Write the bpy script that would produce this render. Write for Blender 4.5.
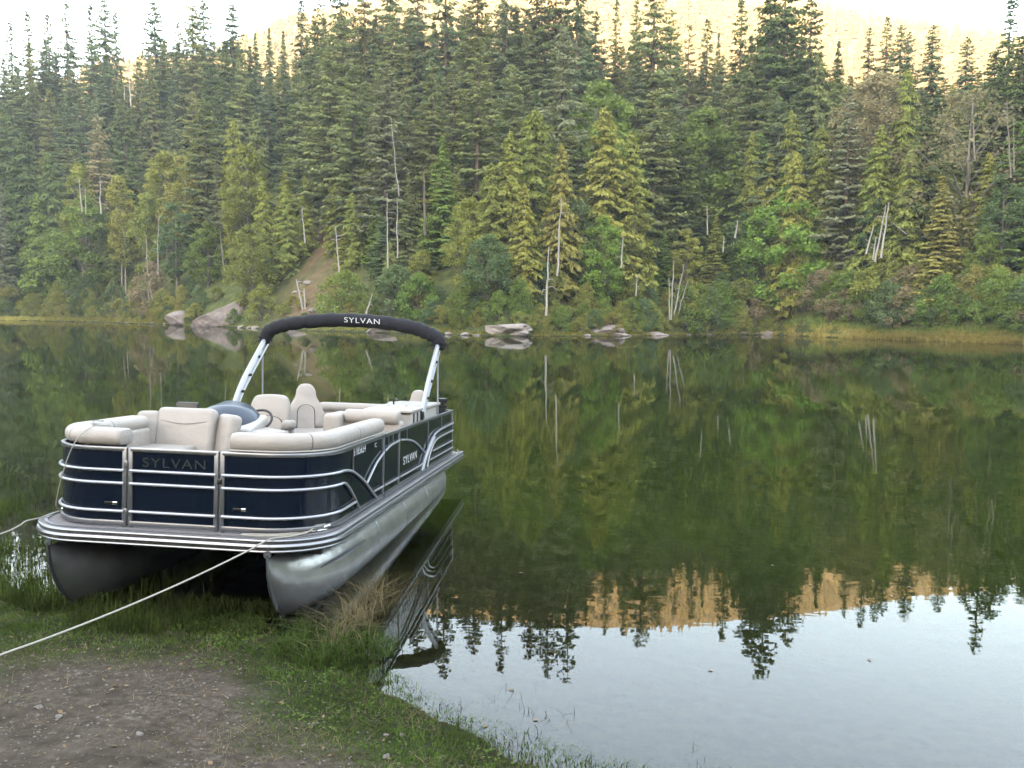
import bpy, bmesh, math, random
import numpy as np
from mathutils import Vector, Matrix, Euler
R = math.radians
scene = bpy.context.scene
col = scene.collection
for o in list(bpy.data.objects): bpy.data.objects.remove(o)

# ------------------------------------------------------------------ camera
F, PITCH, ROLL, CAMH = 850.18, 0.08451, 0.00979, 2.4245
cd = bpy.data.cameras.new('camera'); cam = bpy.data.objects.new('camera', cd); col.objects.link(cam)
cd.sensor_width = 36.0; cd.lens = F/1024*36; cd.clip_start = 0.05; cd.clip_end = 6000
fw = Vector((0, math.cos(PITCH), -math.sin(PITCH))); up = Vector((0, math.sin(PITCH), math.cos(PITCH))); rt = Vector((1, 0, 0))
c_, s_ = math.cos(ROLL), math.sin(ROLL)
rc = rt*c_ + up*s_; uc = up*c_ - rt*s_
cam.matrix_world = Matrix(((rc.x, uc.x, -fw.x, 0), (rc.y, uc.y, -fw.y, 0), (rc.z, uc.z, -fw.z, CAMH), (0, 0, 0, 1)))
scene.camera = cam

# ------------------------------------------------------------------ sky, sun, exposure
HAZE = 0.00034
SUN_EL, SUN_AZ = R(6.0), R(200)        # azimuth measured clockwise from +Y: behind the camera
w = bpy.data.worlds.new('World'); scene.world = w; w.use_nodes = True
nt = w.node_tree; nt.nodes.clear()
sky = nt.nodes.new('ShaderNodeTexSky'); sky.sky_type = 'NISHITA'; sky.sun_disc = False
sky.sun_elevation = SUN_EL; sky.sun_rotation = SUN_AZ; sky.altitude = 600; sky.air_density = 1.0; sky.dust_density = 2.5; sky.ozone_density = 1.0
bg = nt.nodes.new('ShaderNodeBackground'); bg.inputs['Strength'].default_value = 0.15
out = nt.nodes.new('ShaderNodeOutputWorld')
tint = nt.nodes.new('ShaderNodeMix'); tint.data_type = 'RGBA'; tint.blend_type = 'MULTIPLY'; tint.inputs[0].default_value = 1; tint.inputs[7].default_value = (1.08, 1.0, 0.93, 1)
veil = nt.nodes.new('ShaderNodeMix'); veil.data_type = 'RGBA'; veil.blend_type = 'ADD'; veil.inputs[0].default_value = 1; veil.inputs[7].default_value = (.99, 1.0, 1.05, 1)   # thin high cloud
nt.links.new(sky.outputs[0], tint.inputs[6]); nt.links.new(tint.outputs[2], veil.inputs[6]); nt.links.new(veil.outputs[2], bg.inputs[0]); nt.links.new(bg.outputs[0], out.inputs[0])
sd = bpy.data.lights.new('sun', 'SUN'); sd.energy = 5.0; sd.angle = R(0.6); sd.color = (1.0, 0.68, 0.34)
sun = bpy.data.objects.new('sun', sd); col.objects.link(sun)
sdir = Vector((math.sin(SUN_AZ)*math.cos(SUN_EL), math.cos(SUN_AZ)*math.cos(SUN_EL), math.sin(SUN_EL)))
sun.rotation_euler = sdir.to_track_quat('Z', 'Y').to_euler()
scene.view_settings.view_transform = 'Standard'; scene.view_settings.look = 'None'
scene.view_settings.exposure = 3.68; scene.view_settings.gamma = 1.0; scene.view_settings.use_curve_mapping = False
cy = scene.cycles
cy.max_bounces = 8; cy.diffuse_bounces = 3; cy.glossy_bounces = 4; cy.transmission_bounces = 4; cy.transparent_max_bounces = 12; cy.volume_bounces = 0
cy.caustics_reflective = False; cy.caustics_refractive = False
cy.use_denoising = True

# ------------------------------------------------------------------ materials
def node(nt, t, **kw):
    n = nt.nodes.new(t)
    for k, v in kw.items():
        if hasattr(n, k): setattr(n, k, v)
        else: n.inputs[k].default_value = v
    return n
def rgb(c): return (c[0], c[1], c[2], 1)
def mat(name, color, rough=0.6, metal=0.0, noise=None, bump=None, spec=None, coat=0.0):
    """principled material; noise = (scale, amount) colour mottling, bump = (scale, distance)"""
    m = bpy.data.materials.new(name); m.use_nodes = True; nt = m.node_tree
    b = nt.nodes['Principled BSDF']; b.inputs['Base Color'].default_value = rgb(color)
    b.inputs['Roughness'].default_value = rough; b.inputs['Metallic'].default_value = metal
    if spec is not None: b.inputs['Specular IOR Level'].default_value = spec
    if coat: b.inputs['Coat Weight'].default_value = coat; b.inputs['Coat Roughness'].default_value = 0.05
    tc = node(nt, 'ShaderNodeTexCoord')
    if noise:
        n = node(nt, 'ShaderNodeTexNoise'); n.inputs['Scale'].default_value = noise[0]; n.inputs['Detail'].default_value = 5
        nt.links.new(tc.outputs['Object'], n.inputs['Vector'])
        mx = node(nt, 'ShaderNodeMix', data_type='RGBA')
        lo = [max(0, c*(1-noise[1])) for c in color]; hi = [min(1, c*(1+noise[1])) for c in color]
        mx.inputs[6].default_value = rgb(lo); mx.inputs[7].default_value = rgb(hi)
        nt.links.new(n.outputs['Fac'], mx.inputs[0]); nt.links.new(mx.outputs[2], b.inputs['Base Color'])
    if bump:
        n = node(nt, 'ShaderNodeTexNoise'); n.inputs['Scale'].default_value = bump[0]; n.inputs['Detail'].default_value = 4
        nt.links.new(tc.outputs['Object'], n.inputs['Vector'])
        bp = node(nt, 'ShaderNodeBump'); bp.inputs['Distance'].default_value = bump[1]; bp.inputs['Strength'].default_value = 1
        nt.links.new(n.outputs['Fac'], bp.inputs['Height']); nt.links.new(bp.outputs[0], b.inputs['Normal'])
    return m
def foliage(name, scale=1.2, amount=0.45, trans=0.25):
    """leaf material: the tree's own colour (object colour) varied by clump noise and by tree"""
    m = bpy.data.materials.new(name); m.use_nodes = True; nt = m.node_tree; nt.nodes.clear()
    oi = node(nt, 'ShaderNodeObjectInfo'); tc = node(nt, 'ShaderNodeTexCoord')
    n = node(nt, 'ShaderNodeTexNoise'); n.inputs['Scale'].default_value = scale; n.inputs['Detail'].default_value = 6; n.inputs['Roughness'].default_value = 0.7
    nt.links.new(tc.outputs['Object'], n.inputs['Vector'])
    r = node(nt, 'ShaderNodeMapRange'); r.inputs[1].default_value = 0.3; r.inputs[2].default_value = 0.7
    r.inputs[3].default_value = 1-amount; r.inputs[4].default_value = 1+amount
    nt.links.new(n.outputs['Fac'], r.inputs[0])
    hs = node(nt, 'ShaderNodeHueSaturation')
    rr = node(nt, 'ShaderNodeMapRange'); rr.inputs[3].default_value = 0.485; rr.inputs[4].default_value = 0.515
    nt.links.new(oi.outputs['Random'], rr.inputs[0]); nt.links.new(rr.outputs[0], hs.inputs['Hue'])
    nt.links.new(r.outputs[0], hs.inputs['Value']); nt.links.new(oi.outputs['Color'], hs.inputs['Color'])
    d = node(nt, 'ShaderNodeBsdfDiffuse'); t = node(nt, 'ShaderNodeBsdfTranslucent'); mx = node(nt, 'ShaderNodeMixShader'); mx.inputs[0].default_value = trans
    nt.links.new(hs.outputs[0], d.inputs[0]); nt.links.new(hs.outputs[0], t.inputs[0])
    nt.links.new(d.outputs[0], mx.inputs[1]); nt.links.new(t.outputs[0], mx.inputs[2])
    o = node(nt, 'ShaderNodeOutputMaterial'); nt.links.new(mx.outputs[0], o.inputs[0])
    return m
M = dict(
    navy=mat('navy_panel', (0.0018, 0.0048, 0.0125), 0.13, spec=0.35, bump=(1.3, 0.002)),
    alu=mat('brushed_aluminium', (0.215, 0.225, 0.245), 0.32, 0.9, bump=(60, 0.0006)),
    tube=mat('pontoon_aluminium', (0.36, 0.37, 0.38), 0.33, 0.9, noise=(4.5, 0.35), bump=(7, 0.008)),
    white=mat('white_frame', (0.30, 0.315, 0.345), 0.32, 0.5),
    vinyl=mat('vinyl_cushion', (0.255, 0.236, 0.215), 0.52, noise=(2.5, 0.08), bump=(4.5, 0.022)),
    vinyl2=mat('darker_vinyl', (0.21, 0.195, 0.18), 0.5, noise=(3, 0.08), bump=(9, 0.005)),  # slightly darker vinyl, for the lounge base and a back seam
    piping=mat('piping', (0.035, 0.03, 0.028), 0.6),
    gel=mat('moulded_plastic', (0.30, 0.292, 0.278), 0.38, noise=(4, 0.04)),
    deck=mat('deck_carpet', (0.145, 0.14, 0.145), 0.9, noise=(25, 0.25), bump=(180, 0.003)),
    black=mat('black_plastic', (0.0025, 0.0025, 0.003), 0.4),
    under=mat('deck_underside', (0.03, 0.03, 0.027), 0.8, 0.1, noise=(5, 0.3)),
    canvas=mat('navy_canvas', (0.0022, 0.0032, 0.0075), 0.85, noise=(8, 0.35), bump=(14, 0.012)),
    letter=mat('silver_lettering', (0.55, 0.57, 0.60), 0.4, 0.3),
    letterd=mat('dim_lettering', (0.035, 0.042, 0.040), 0.35, 0.6),
    chrome=mat('chrome', (0.8, 0.8, 0.8), 0.15, 1.0),
    rope=mat('rope', (0.28, 0.27, 0.24), 0.85, noise=(120, 0.3), bump=(220, 0.004)),
    bark=mat('bark', (0.11, 0.09, 0.07), 0.95, noise=(3, 0.4), bump=(6, 0.04)),
    palebark=mat('pale_bark', (0.17, 0.155, 0.13), 0.9, noise=(2.5, 0.35), bump=(6, 0.02)),
    snag=mat('bleached_wood', (0.30, 0.285, 0.26), 0.9, noise=(2.0, 0.25), bump=(9, 0.02)),
    rock=mat('shore_rock', (0.19, 0.165, 0.155), 0.9, noise=(0.9, 0.45), bump=(1.8, 0.25)),
    palerock=mat('pale_rock', (0.215, 0.195, 0.178), 0.9, noise=(1.3, 0.35), bump=(2.2, 0.2)),
    pebble=mat('pebble', (0.115, 0.105, 0.095), 0.9, noise=(15, 0.5)),
    deadleaf=mat('dead_leaf', (0.12, 0.085, 0.048), 0.9, noise=(20, 0.4)),
    leaf=foliage('broadleaf_foliage', 0.9, 0.35, 0.32), needle=foliage('conifer_foliage', 0.8, 0.4, 0.18),
    blade=foliage('grass_blades', 2.5, 0.5, 0.25),
)
# smoked windscreen
m = mat('smoked_acrylic', (0.022, 0.036, 0.060), 0.28); m.node_tree.nodes['Principled BSDF'].inputs['Alpha'].default_value = 0.82
m.node_tree.nodes['Principled BSDF'].inputs['Specular IOR Level'].default_value = 0.45; M['acrylic'] = m

# ------------------------------------------------------------------ helpers
def link(o): col.objects.link(o); return o
def tag(o, label=None, cat=None, group=None, kind=None):
    if label: o['label'] = label
    if cat: o['category'] = cat
    if group: o['group'] = group
    if kind: o['kind'] = kind
    return o
def empty(name, loc=(0, 0, 0), parent=None):
    o = bpy.data.objects.new(name, None); o.empty_display_size = .2; link(o); o.location = loc
    if parent: o.parent = parent
    return o
def npmesh(name, V, Fs, mats, smooth=False, matidx=None):
    """V: (n,3) array; Fs: list of int arrays (k,4) or (k,3)"""
    me = bpy.data.meshes.new(name); V = np.asarray(V, dtype=np.float32)
    me.vertices.add(len(V)); me.vertices.foreach_set('co', V.ravel())
    tot = sum(f.size for f in Fs); nf = sum(len(f) for f in Fs)
    me.loops.add(tot); me.polygons.add(nf)
    me.loops.foreach_set('vertex_index', np.concatenate([f.ravel() for f in Fs]).astype(np.int32))
    ls = np.concatenate([np.full(len(f), f.shape[1]) for f in Fs]); st = np.concatenate([[0], np.cumsum(ls)[:-1]])
    me.polygons.foreach_set('loop_start', st.astype(np.int32))
    if matidx is not None: me.polygons.foreach_set('material_index', matidx.astype(np.int32))
    if smooth: me.polygons.foreach_set('use_smooth', np.ones(nf, dtype=bool))
    for m_ in (mats if isinstance(mats, (list, tuple)) else [mats]): me.materials.append(m_)
    me.update(calc_edges=True); me.validate()
    return me
class MB:
    """collects shapes; build() links them as ONE mesh object"""
    def __init__(s): s.bm = bmesh.new()
    def faces(s, vs, fs):
        b = [s.bm.verts.new(v) for v in vs]
        for f in fs:
            try: s.bm.faces.new([b[i] for i in f])
            except ValueError: pass
        return b
    def box(s, c, d, bev=0.0, rot=None, seg=2):
        bm2 = bmesh.new(); bmesh.ops.create_cube(bm2, size=1)
        bmesh.ops.scale(bm2, vec=d, verts=bm2.verts)
        if bev: bmesh.ops.bevel(bm2, geom=list(bm2.edges), offset=bev, segments=seg, profile=0.5, affect='EDGES')
        mtx = Matrix.Translation(c) @ (Euler(rot).to_matrix().to_4x4() if rot else Matrix())
        bmesh.ops.transform(bm2, matrix=mtx, verts=bm2.verts)
        me = bpy.data.meshes.new('t'); bm2.to_mesh(me); bm2.free(); s.bm.from_mesh(me); bpy.data.meshes.remove(me); return s
    def sweep(s, path, prof, closed=False, upv=(0, 0, 1), scale=None, prof_closed=True, caps=True):
        """profile points (n, z): n to the right of travel, z along upv"""
        P = [Vector(p) for p in path]; n = len(P); rings = []; U = Vector(upv)
        for i, p in enumerate(P):
            a = P[(i-1) % n] if (closed or i > 0) else P[i]; b = P[(i+1) % n] if (closed or i < n-1) else P[i]
            t = (b-a).normalized(); sd_ = t.cross(U)
            if sd_.length < 1e-4: sd_ = Vector((1, 0, 0))
            sd_.normalize(); u2 = sd_.cross(t).normalized(); k = scale[i] if scale else 1.0
            k = k if isinstance(k, (tuple, list)) else (k, k)
            rings.append([s.bm.verts.new(p + sd_*x*k[0] + u2*z*k[1]) for x, z in prof])
        m_ = len(prof); lim = n if closed else n-1
        for i in range(lim):
            r0, r1 = rings[i], rings[(i+1) % n]
            for j in range(m_ if prof_closed else m_-1):
                try: s.bm.faces.new((r0[j], r0[(j+1) % m_], r1[(j+1) % m_], r1[j]))
                except ValueError: pass
        if not closed and prof_closed and caps:
            for r in (rings[0][::-1], rings[-1]):
                try: s.bm.faces.new(r)
                except ValueError: pass
        return s
    def tube(s, path, r, k=8, closed=False, scale=None):
        return s.sweep(path, [(r*math.cos(2*math.pi*i/k), r*math.sin(2*math.pi*i/k)) for i in range(k)], closed, scale=scale,
                       upv=(0, 0, 1) if max(abs((Vector(path[i+1])-Vector(path[i])).normalized().z) for i in range(len(path)-1)) < .95 else (0.3, 1, 0.1))
    def lathe(s, c, prof, k=16, axis='z'):
        rings = []
        for r, z in prof:
            ring = []
            for i in range(k):
                a = 2*math.pi*i/k; v = Vector((r*math.cos(a), r*math.sin(a), z))
                if axis == 'y': v = Vector((v.x, v.z, v.y))
                ring.append(s.bm.verts.new(v+Vector(c)))
            rings.append(ring)
        for a, b in zip(rings[:-1], rings[1:]):
            for i in range(k):
                s.bm.faces.new((a[i], a[(i+1) % k], b[(i+1) % k], b[i]))
        s.bm.faces.new(rings[0][::-1]); s.bm.faces.new(rings[-1]); return s
    def build(s, name, m, parent=None, smooth=True, angle=38):
        bmesh.ops.recalc_face_normals(s.bm, faces=s.bm.faces)
        me = bpy.data.meshes.new(name); s.bm.to_mesh(me); s.bm.free()
        me.materials.append(m)
        if smooth:
            me.polygons.foreach_set('use_smooth', np.ones(len(me.polygons), dtype=bool)); me.set_sharp_from_angle(angle=R(angle))
        o = link(bpy.data.objects.new(name, me))
        if parent: o.parent = parent
        return o
def rr(w_, h_, r, k=4):
    """rounded rectangle profile centred on origin"""
    pts = []
    for cx, cy_, a0 in ((w_/2-r, h_/2-r, 0), (-w_/2+r, h_/2-r, 90), (-w_/2+r, -h_/2+r, 180), (w_/2-r, -h_/2+r, 270)):
        for i in range(k+1):
            a = R(a0+90*i/k); pts.append((cx+r*math.cos(a), cy_+r*math.sin(a)))
    return pts
def smooth_path(pts, n=8):
    """Catmull-Rom through the points"""
    P = [Vector(p) for p in pts]; P = [P[0]*2-P[1]] + P + [P[-1]*2-P[-2]]; o = []
    for i in range(1, len(P)-2):
        for k in range(n):
            t = k/n; a, b, c, d = P[i-1], P[i], P[i+1], P[i+2]
            o.append(.5*((2*b)+(-a+c)*t+(2*a-5*b+4*c-d)*t*t+(-a+3*b-3*c+d)*t**3))
    o.append(P[-2]); return o
rng = np.random.default_rng(7); random.seed(7)
def vnoise(x, y, seed=0):
    xi = np.floor(x).astype(np.int64); yi = np.floor(y).astype(np.int64); fx = x-xi; fy = y-yi
    fx = fx*fx*(3-2*fx); fy = fy*fy*(3-2*fy)
    def h(a, b):
        n = (a*374761393 + b*668265263 + seed*982451653) & 0x7fffffff
        n = ((n ^ (n >> 13))*1274126177) & 0x7fffffff
        return ((n ^ (n >> 16)) & 0xffff)/65535.0
    return (h(xi, yi)*(1-fx)+h(xi+1, yi)*fx)*(1-fy)+(h(xi, yi+1)*(1-fx)+h(xi+1, yi+1)*fx)*fy
def fbm(x, y, seed=0, o=4):
    s = 0; a = .5; t = 0
    for i in range(o): s = s+a*vnoise(x*2**i, y*2**i, seed+i); t += a; a *= .5
    return s/t

# ------------------------------------------------------------------ lie of the land
NX = [-230, -100, -40, -12, -9, -6.5, -5, -4.2, -3.3, -2.6, -1.9, -1.6, -1.13, -.49, .07, .7, 1.6, 3, 6, 10, 30, 80, 140]
NY = [0, 5, 12, 11.5, 11, 9.6, 8.1, 7.1, 6.5, 6.4, 6.35, 6.05, 5.58, 4.96, 4.50, 4.12, 3.5, 2.7, 1.6, -1, -8, -12, -10]
FX = [-230, -220, -200, -160, -110, -88, -71, -44, -25, -12, -1, 11, 22, 32, 36, 42, 46, 60, 90, 120, 140]
FY = [2, 60, 110, 150, 162, 155, 146, 121, 101, 92, 85, 90, 99, 102, 91, 83, 77, 68, 48, 18, -8]
def yn(x): return np.interp(x, NX, NY)
def yf(x): return np.interp(x, FX, FY) + 0.8*(vnoise(np.asarray(x)*.25, np.zeros_like(np.asarray(x, dtype=float)), 5)-.5)
def height(x, y):
    x = np.asarray(x, float); y = np.asarray(y, float)
    dn = (yn(x)-y)*.85 + .25*(fbm(x*1.6, y*1.6, 3)-.5); s = y-yf(x)
    near = np.where(dn > 0, .165*dn*dn/(dn+.45) + .05*(fbm(x*3, y*3, 9, 5)-.5)*np.clip(dn*2, 0, 1), 0)
    near = np.where(dn > 8, .165*64/8.45 + (dn-8)*.10, near)
    k = np.interp(x, [-90, -40, 0, 45], [.74, .66, .60, .50])
    far = np.where(s > 0, np.minimum(s, 1)*.35 + k*np.clip(s-1, 0, 58) + .12*np.clip(s-59, 0, 400) + 1.6*(fbm(x*.12, y*.12, 4)-.5)*np.clip(s/5, 0, 1), 0)
    dl = np.minimum(-dn, -s)      # distance into the lake
    bed = -np.where(dl < 1.5, .075*dl, .1125+.16*(dl-1.5)); bed = np.maximum(bed, -3.2)+.03*(fbm(x*2, y*2, 12)-.5)*np.clip(dl, 0, 1)
    side = np.where((x < -228) | (x > 138), 2+.3*np.minimum(np.abs(x+228), np.abs(x-138)), 0)
    z = np.where(dn > 0, near, np.where(s > 0, far, bed))
    return np.where(side > 0, np.maximum(z, np.minimum(side, 60)), z)
def H1(x, y): return float(height(np.array([x]), np.array([y]))[0])
def grassy(x, y):
    """how much of the bank is covered with turf rather than bare dirt (0..1)"""
    dn = (yn(x)-y)*.85; n = fbm(x*1.1, y*1.1, 21, 4); n2 = fbm(x*4, y*4, 31, 3)
    g = np.clip(1.0-(dn-.45)*1.35, 0, 1)
    path = np.exp(-(((x+2.15)/.5)**2+((y-4.7)/.9)**2))      # trodden dirt patch in front of the boat
    left = np.clip((-x-2.9)/.7, 0, 1)*.7
    g = np.maximum(g, left*np.clip(n*2.2-.5, 0, 1)) - path*.9
    g = g + (n-.5)*1.1 + (n2-.5)*.7
    return np.clip(g, 0, 1)
def axis(bps):
    a = []
    for (x0, x1, st) in bps: a.append(np.arange(x0, x1, st))
    return np.unique(np.round(np.concatenate(a), 4))
def gridmesh(name, xs, ys, zf, m, attrs=None):
    X, Y = np.meshgrid(xs, ys); Z = zf(X, Y); V = np.stack([X.ravel(), Y.ravel(), Z.ravel()], 1)
    nx, ny = len(xs), len(ys); i = np.arange((ny-1)*nx).reshape(ny-1, nx)[:, :-1].ravel()
    me = npmesh(name, V, [np.stack([i, i+1, i+nx+1, i+nx], 1)], m, True)
    for k, f in (attrs or {}).items():
        a = me.attributes.new(k, 'FLOAT', 'POINT'); a.data.foreach_set('value', f(X, Y).ravel().astype(np.float32))
    return link(bpy.data.objects.new(name, me))
# ground material: dirt / turf by attribute on the bank, silt under water, litter and moss under the forest
def ground_mat():
    m = bpy.data.materials.new('ground_soil'); m.use_nodes = True; nt = m.node_tree; b = nt.nodes['Principled BSDF']; b.inputs['Roughness'].default_value = .95
    b.inputs['Specular IOR Level'].default_value = .15
    geo = node(nt, 'ShaderNodeNewGeometry'); sep = node(nt, 'ShaderNodeSeparateXYZ'); nt.links.new(geo.outputs['Position'], sep.inputs[0])
    def noise(sc, det=6):
        n = node(nt, 'ShaderNodeTexNoise'); n.inputs['Scale'].default_value = sc; n.inputs['Detail'].default_value = det; n.inputs['Roughness'].default_value = .65
        nt.links.new(geo.outputs['Position'], n.inputs['Vector']); return n.outputs['Fac']
    def ramp(fac, stops):
        r = node(nt, 'ShaderNodeValToRGB'); e = r.color_ramp.elements
        while len(e) < len(stops): e.new(.5)
        for q, (p, c) in zip(e, stops): q.position = p; q.color = rgb(c)
        nt.links.new(fac, r.inputs[0]); return r.outputs[0]
    def mix(f, a, c):
        x = node(nt, 'ShaderNodeMix', data_type='RGBA')
        nt.links.new(f, x.inputs[0]); nt.links.new(a, x.inputs[6]); nt.links.new(c, x.inputs[7]); return x.outputs[2]
    def mapr(v, a, c, d=0., e=1.):
        x = node(nt, 'ShaderNodeMapRange'); x.inputs[1].default_value = a; x.inputs[2].default_value = c; x.inputs[3].default_value = d; x.inputs[4].default_value = e
        nt.links.new(v, x.inputs[0]); return x.outputs[0]
    dirt = ramp(noise(22), [(.25, (.015, .012, .008)), (.48, (.045, .036, .027)), (.60, (.078, .065, .051)), (.78, (.15, .135, .115))])
    dirt2 = ramp(noise(5), [(.35, (.022, .016, .011)), (.65, (.072, .059, .045))])
    dm = mix(mapr(noise(2.2), .35, .65), dirt, dirt2)
    turf = ramp(noise(16), [(.3, (.012, .015, .006)), (.55, (.028, .038, .011)), (.75, (.055, .055, .024))])
    a = node(nt, 'ShaderNodeAttribute', attribute_name='turf')
    bank = mix(a.outputs['Fac'], dm, turf)
    silt = ramp(noise(3), [(.35, (.038, .058, .006)), (.65, (.066, .094, .012))])
    shallow = ramp(noise(9), [(.3, (.012, .011, .005)), (.7, (.038, .036, .015))])
    bed = mix(mapr(sep.outputs[2], -.12, -1.6), shallow, silt)
    wet = node(nt, 'ShaderNodeMix', data_type='RGBA'); wet.blend_type = 'MULTIPLY'; nt.links.new(mapr(sep.outputs[2], .10, .015), wet.inputs[0]); nt.links.new(bank, wet.inputs[6]); wet.inputs[7].default_value = (.45, .42, .38, 1)
    near = mix(mapr(sep.outputs[2], .02, -.03), wet.outputs[2], bed)
    tal = node(nt, 'ShaderNodeAttribute', attribute_name='talus')
    floor = mix(tal.outputs['Fac'], ramp(noise(.8), [(.3, (.030, .038, .014)), (.5, (.062, .078, .022)), (.7, (.105, .11, .035))]), ramp(noise(1.1), [(.3, (.060, .045, .025)), (.55, (.13, .085, .05)), (.75, (.19, .15, .11))]))
    f = node(nt, 'ShaderNodeAttribute', attribute_name='forest')
    c = mix(f.outputs['Fac'], near, floor); nt.links.new(c, b.inputs['Base Color'])
    bp = node(nt, 'ShaderNodeBump'); bp.inputs['Distance'].default_value = .02; nt.links.new(noise(30, 8), bp.inputs['Height']); nt.links.new(bp.outputs[0], b.inputs['Normal'])
    return m
xs = axis([(-1600, -260, 60), (-260, -100, 6), (-100, 60, 1.6), (60, 150, 5), (150, 1601, 60), (-12, 8, .25), (-5.5, 2.2, .045)])
ys = axis([(-1200, -60, 60), (-60, 0, 4), (0, 14, .4), (2.6, 8.4, .045), (14, 75, 3), (75, 230, 1.5), (230, 400, 20), (400, 1601, 80)])
g = gridmesh('ground', xs, ys, height, ground_mat(), dict(turf=grassy, forest=lambda x, y: np.clip((y-yf(x))*2, 0, 1), talus=lambda x, y: np.exp(-((x+25+(y-yf(x))*.12)/5.0)**2)*np.clip((y-yf(x)-1.5)/2, 0, 1)*np.clip((30-(y-yf(x)))/8, 0, 1)*np.clip(fbm(x*.4, y*.4, 15)*3-.7, 0, 1)))
tag(g, 'trodden dirt and turf bank running down to the lake and up the forested slope', kind='structure')

# ------------------------------------------------------------------ water
def water_mat():
    m = bpy.data.materials.new('lake_water'); m.use_nodes = True; nt = m.node_tree; nt.nodes.clear()
    geo = node(nt, 'ShaderNodeNewGeometry')
    def noise(sx, sy, sc, det):
        mp = node(nt, 'ShaderNodeMapping'); mp.inputs['Scale'].default_value = (sx, sy, 1); nt.links.new(geo.outputs['Position'], mp.inputs['Vector'])
        n = node(nt, 'ShaderNodeTexNoise'); n.inputs['Scale'].default_value = sc; n.inputs['Detail'].default_value = det
        nt.links.new(mp.outputs[0], n.inputs['Vector']); return n.outputs['Fac']
    big = noise(.6, 1, 1.5, 3); fine = noise(.45, 1, 6.0, 2); patch = noise(.25, 1, .09, 3)
    pr = node(nt, 'ShaderNodeMapRange'); pr.inputs[1].default_value = .42; pr.inputs[2].default_value = .66; pr.inputs[3].default_value = .12; nt.links.new(patch, pr.inputs[0])
    mu = node(nt, 'ShaderNodeMath', operation='MULTIPLY'); nt.links.new(fine, mu.inputs[0]); nt.links.new(pr.outputs[0], mu.inputs[1])
    b1 = node(nt, 'ShaderNodeBump'); b1.inputs['Distance'].default_value = WAVE_BIG; nt.links.new(big, b1.inputs['Height'])
    b2 = node(nt, 'ShaderNodeBump'); b2.inputs['Distance'].default_value = WAVE_FINE; nt.links.new(mu.outputs[0], b2.inputs['Height']); nt.links.new(b1.outputs[0], b2.inputs['Normal'])
    fr = node(nt, 'ShaderNodeFresnel'); fr.inputs['IOR'].default_value = 1.5; nt.links.new(b2.outputs[0], fr.inputs['Normal'])
    gl = node(nt, 'ShaderNodeBsdfGlossy'); gl.inputs['Roughness'].default_value = 0.0; nt.links.new(b2.outputs[0], gl.inputs['Normal'])
    tr = node(nt, 'ShaderNodeBsdfTransparent'); tr.inputs[0].default_value = (.72, .78, .55, 1)
    mx = node(nt, 'ShaderNodeMixShader'); nt.links.new(fr.outputs[0], mx.inputs[0]); nt.links.new(tr.outputs[0], mx.inputs[1]); nt.links.new(gl.outputs[0], mx.inputs[2])
    o = node(nt, 'ShaderNodeOutputMaterial'); nt.links.new(mx.outputs[0], o.inputs[0]); return m
WAVE_BIG, WAVE_FINE = 0.0007, 0.0010
wm = npmesh('water', [(-240, -30, 0), (150, -30, 0), (150, 175, 0), (-240, 175, 0)], [np.array([[0, 1, 2, 3]])], water_mat())
tag(link(bpy.data.objects.new('water', wm)), 'calm green lake mirroring the forest and the sky', kind='structure')

# ------------------------------------------------------------------ mountain beyond, ridge behind
def ray(px, py):
    da, db = px-512, py-384; a = (c_*da+s_*db)/F; b = (-s_*da+c_*db)/F
    return Vector((a, math.cos(PITCH)-b*math.sin(PITCH), -math.sin(PITCH)-b*math.cos(PITCH)))
def at(px, py, Y):
    r = ray(px, py); t = Y/r.y; return Vector((r.x*t, Y, CAMH+r.z*t))
SKX = [-300, -100, 60, 126, 200, 240, 262, 300, 400, 500, 580, 656, 700, 790, 875, 918, 960, 1010, 1100, 1300]
SKY_ = [130, 120, 110, 60, 58, 48, 32, 10, -4, -12, -16, -15, -13, -6, 8, 19, 29, 42, 64, 95]
CRX, CRZ = zip(*[(at(a, b, 620).x, at(a, b, 620).z) for a, b in zip(SKX, SKY_)])
def mtn(x, y):
    c = np.interp(x, CRX, CRZ); t = np.clip((y-300)/320, 0, 1); b = np.clip((y-620)/400, 0, 1)
    return 10+(c-10)*(t**.9)*(1-b*.7) + 14*(fbm(x*.012, y*.012, 40, 4)-.5)*np.clip(t*3, 0, 1)*(1-np.clip((t-.8)/.2, 0, 1)*.6)
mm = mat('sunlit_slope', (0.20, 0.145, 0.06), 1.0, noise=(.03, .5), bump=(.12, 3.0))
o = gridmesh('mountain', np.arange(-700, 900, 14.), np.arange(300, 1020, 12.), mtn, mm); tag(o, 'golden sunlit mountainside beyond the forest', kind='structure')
def ridge(x, y):
    c = 150+20*(fbm(x*.006, y*0, 50, 4)-.5); t = np.clip((-60-y)/390, 0, 1); b = np.clip((-450-y)/300, 0, 1)
    return -2+c*(t*t*(3-2*t))*(1-b*.8) + 8*(fbm(x*.02, y*.02, 51, 4)-.5)*t
o = gridmesh('hill', np.arange(-1300, 1300, 25.), np.arange(-800, -58, 18.), ridge, mat('shaded_hill', (.035, .045, .022), 1.0, noise=(.05, .5), bump=(.15, 2.5)))
tag(o, 'wooded hill on the near side whose shadow lies over the lake', kind='structure')

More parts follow.
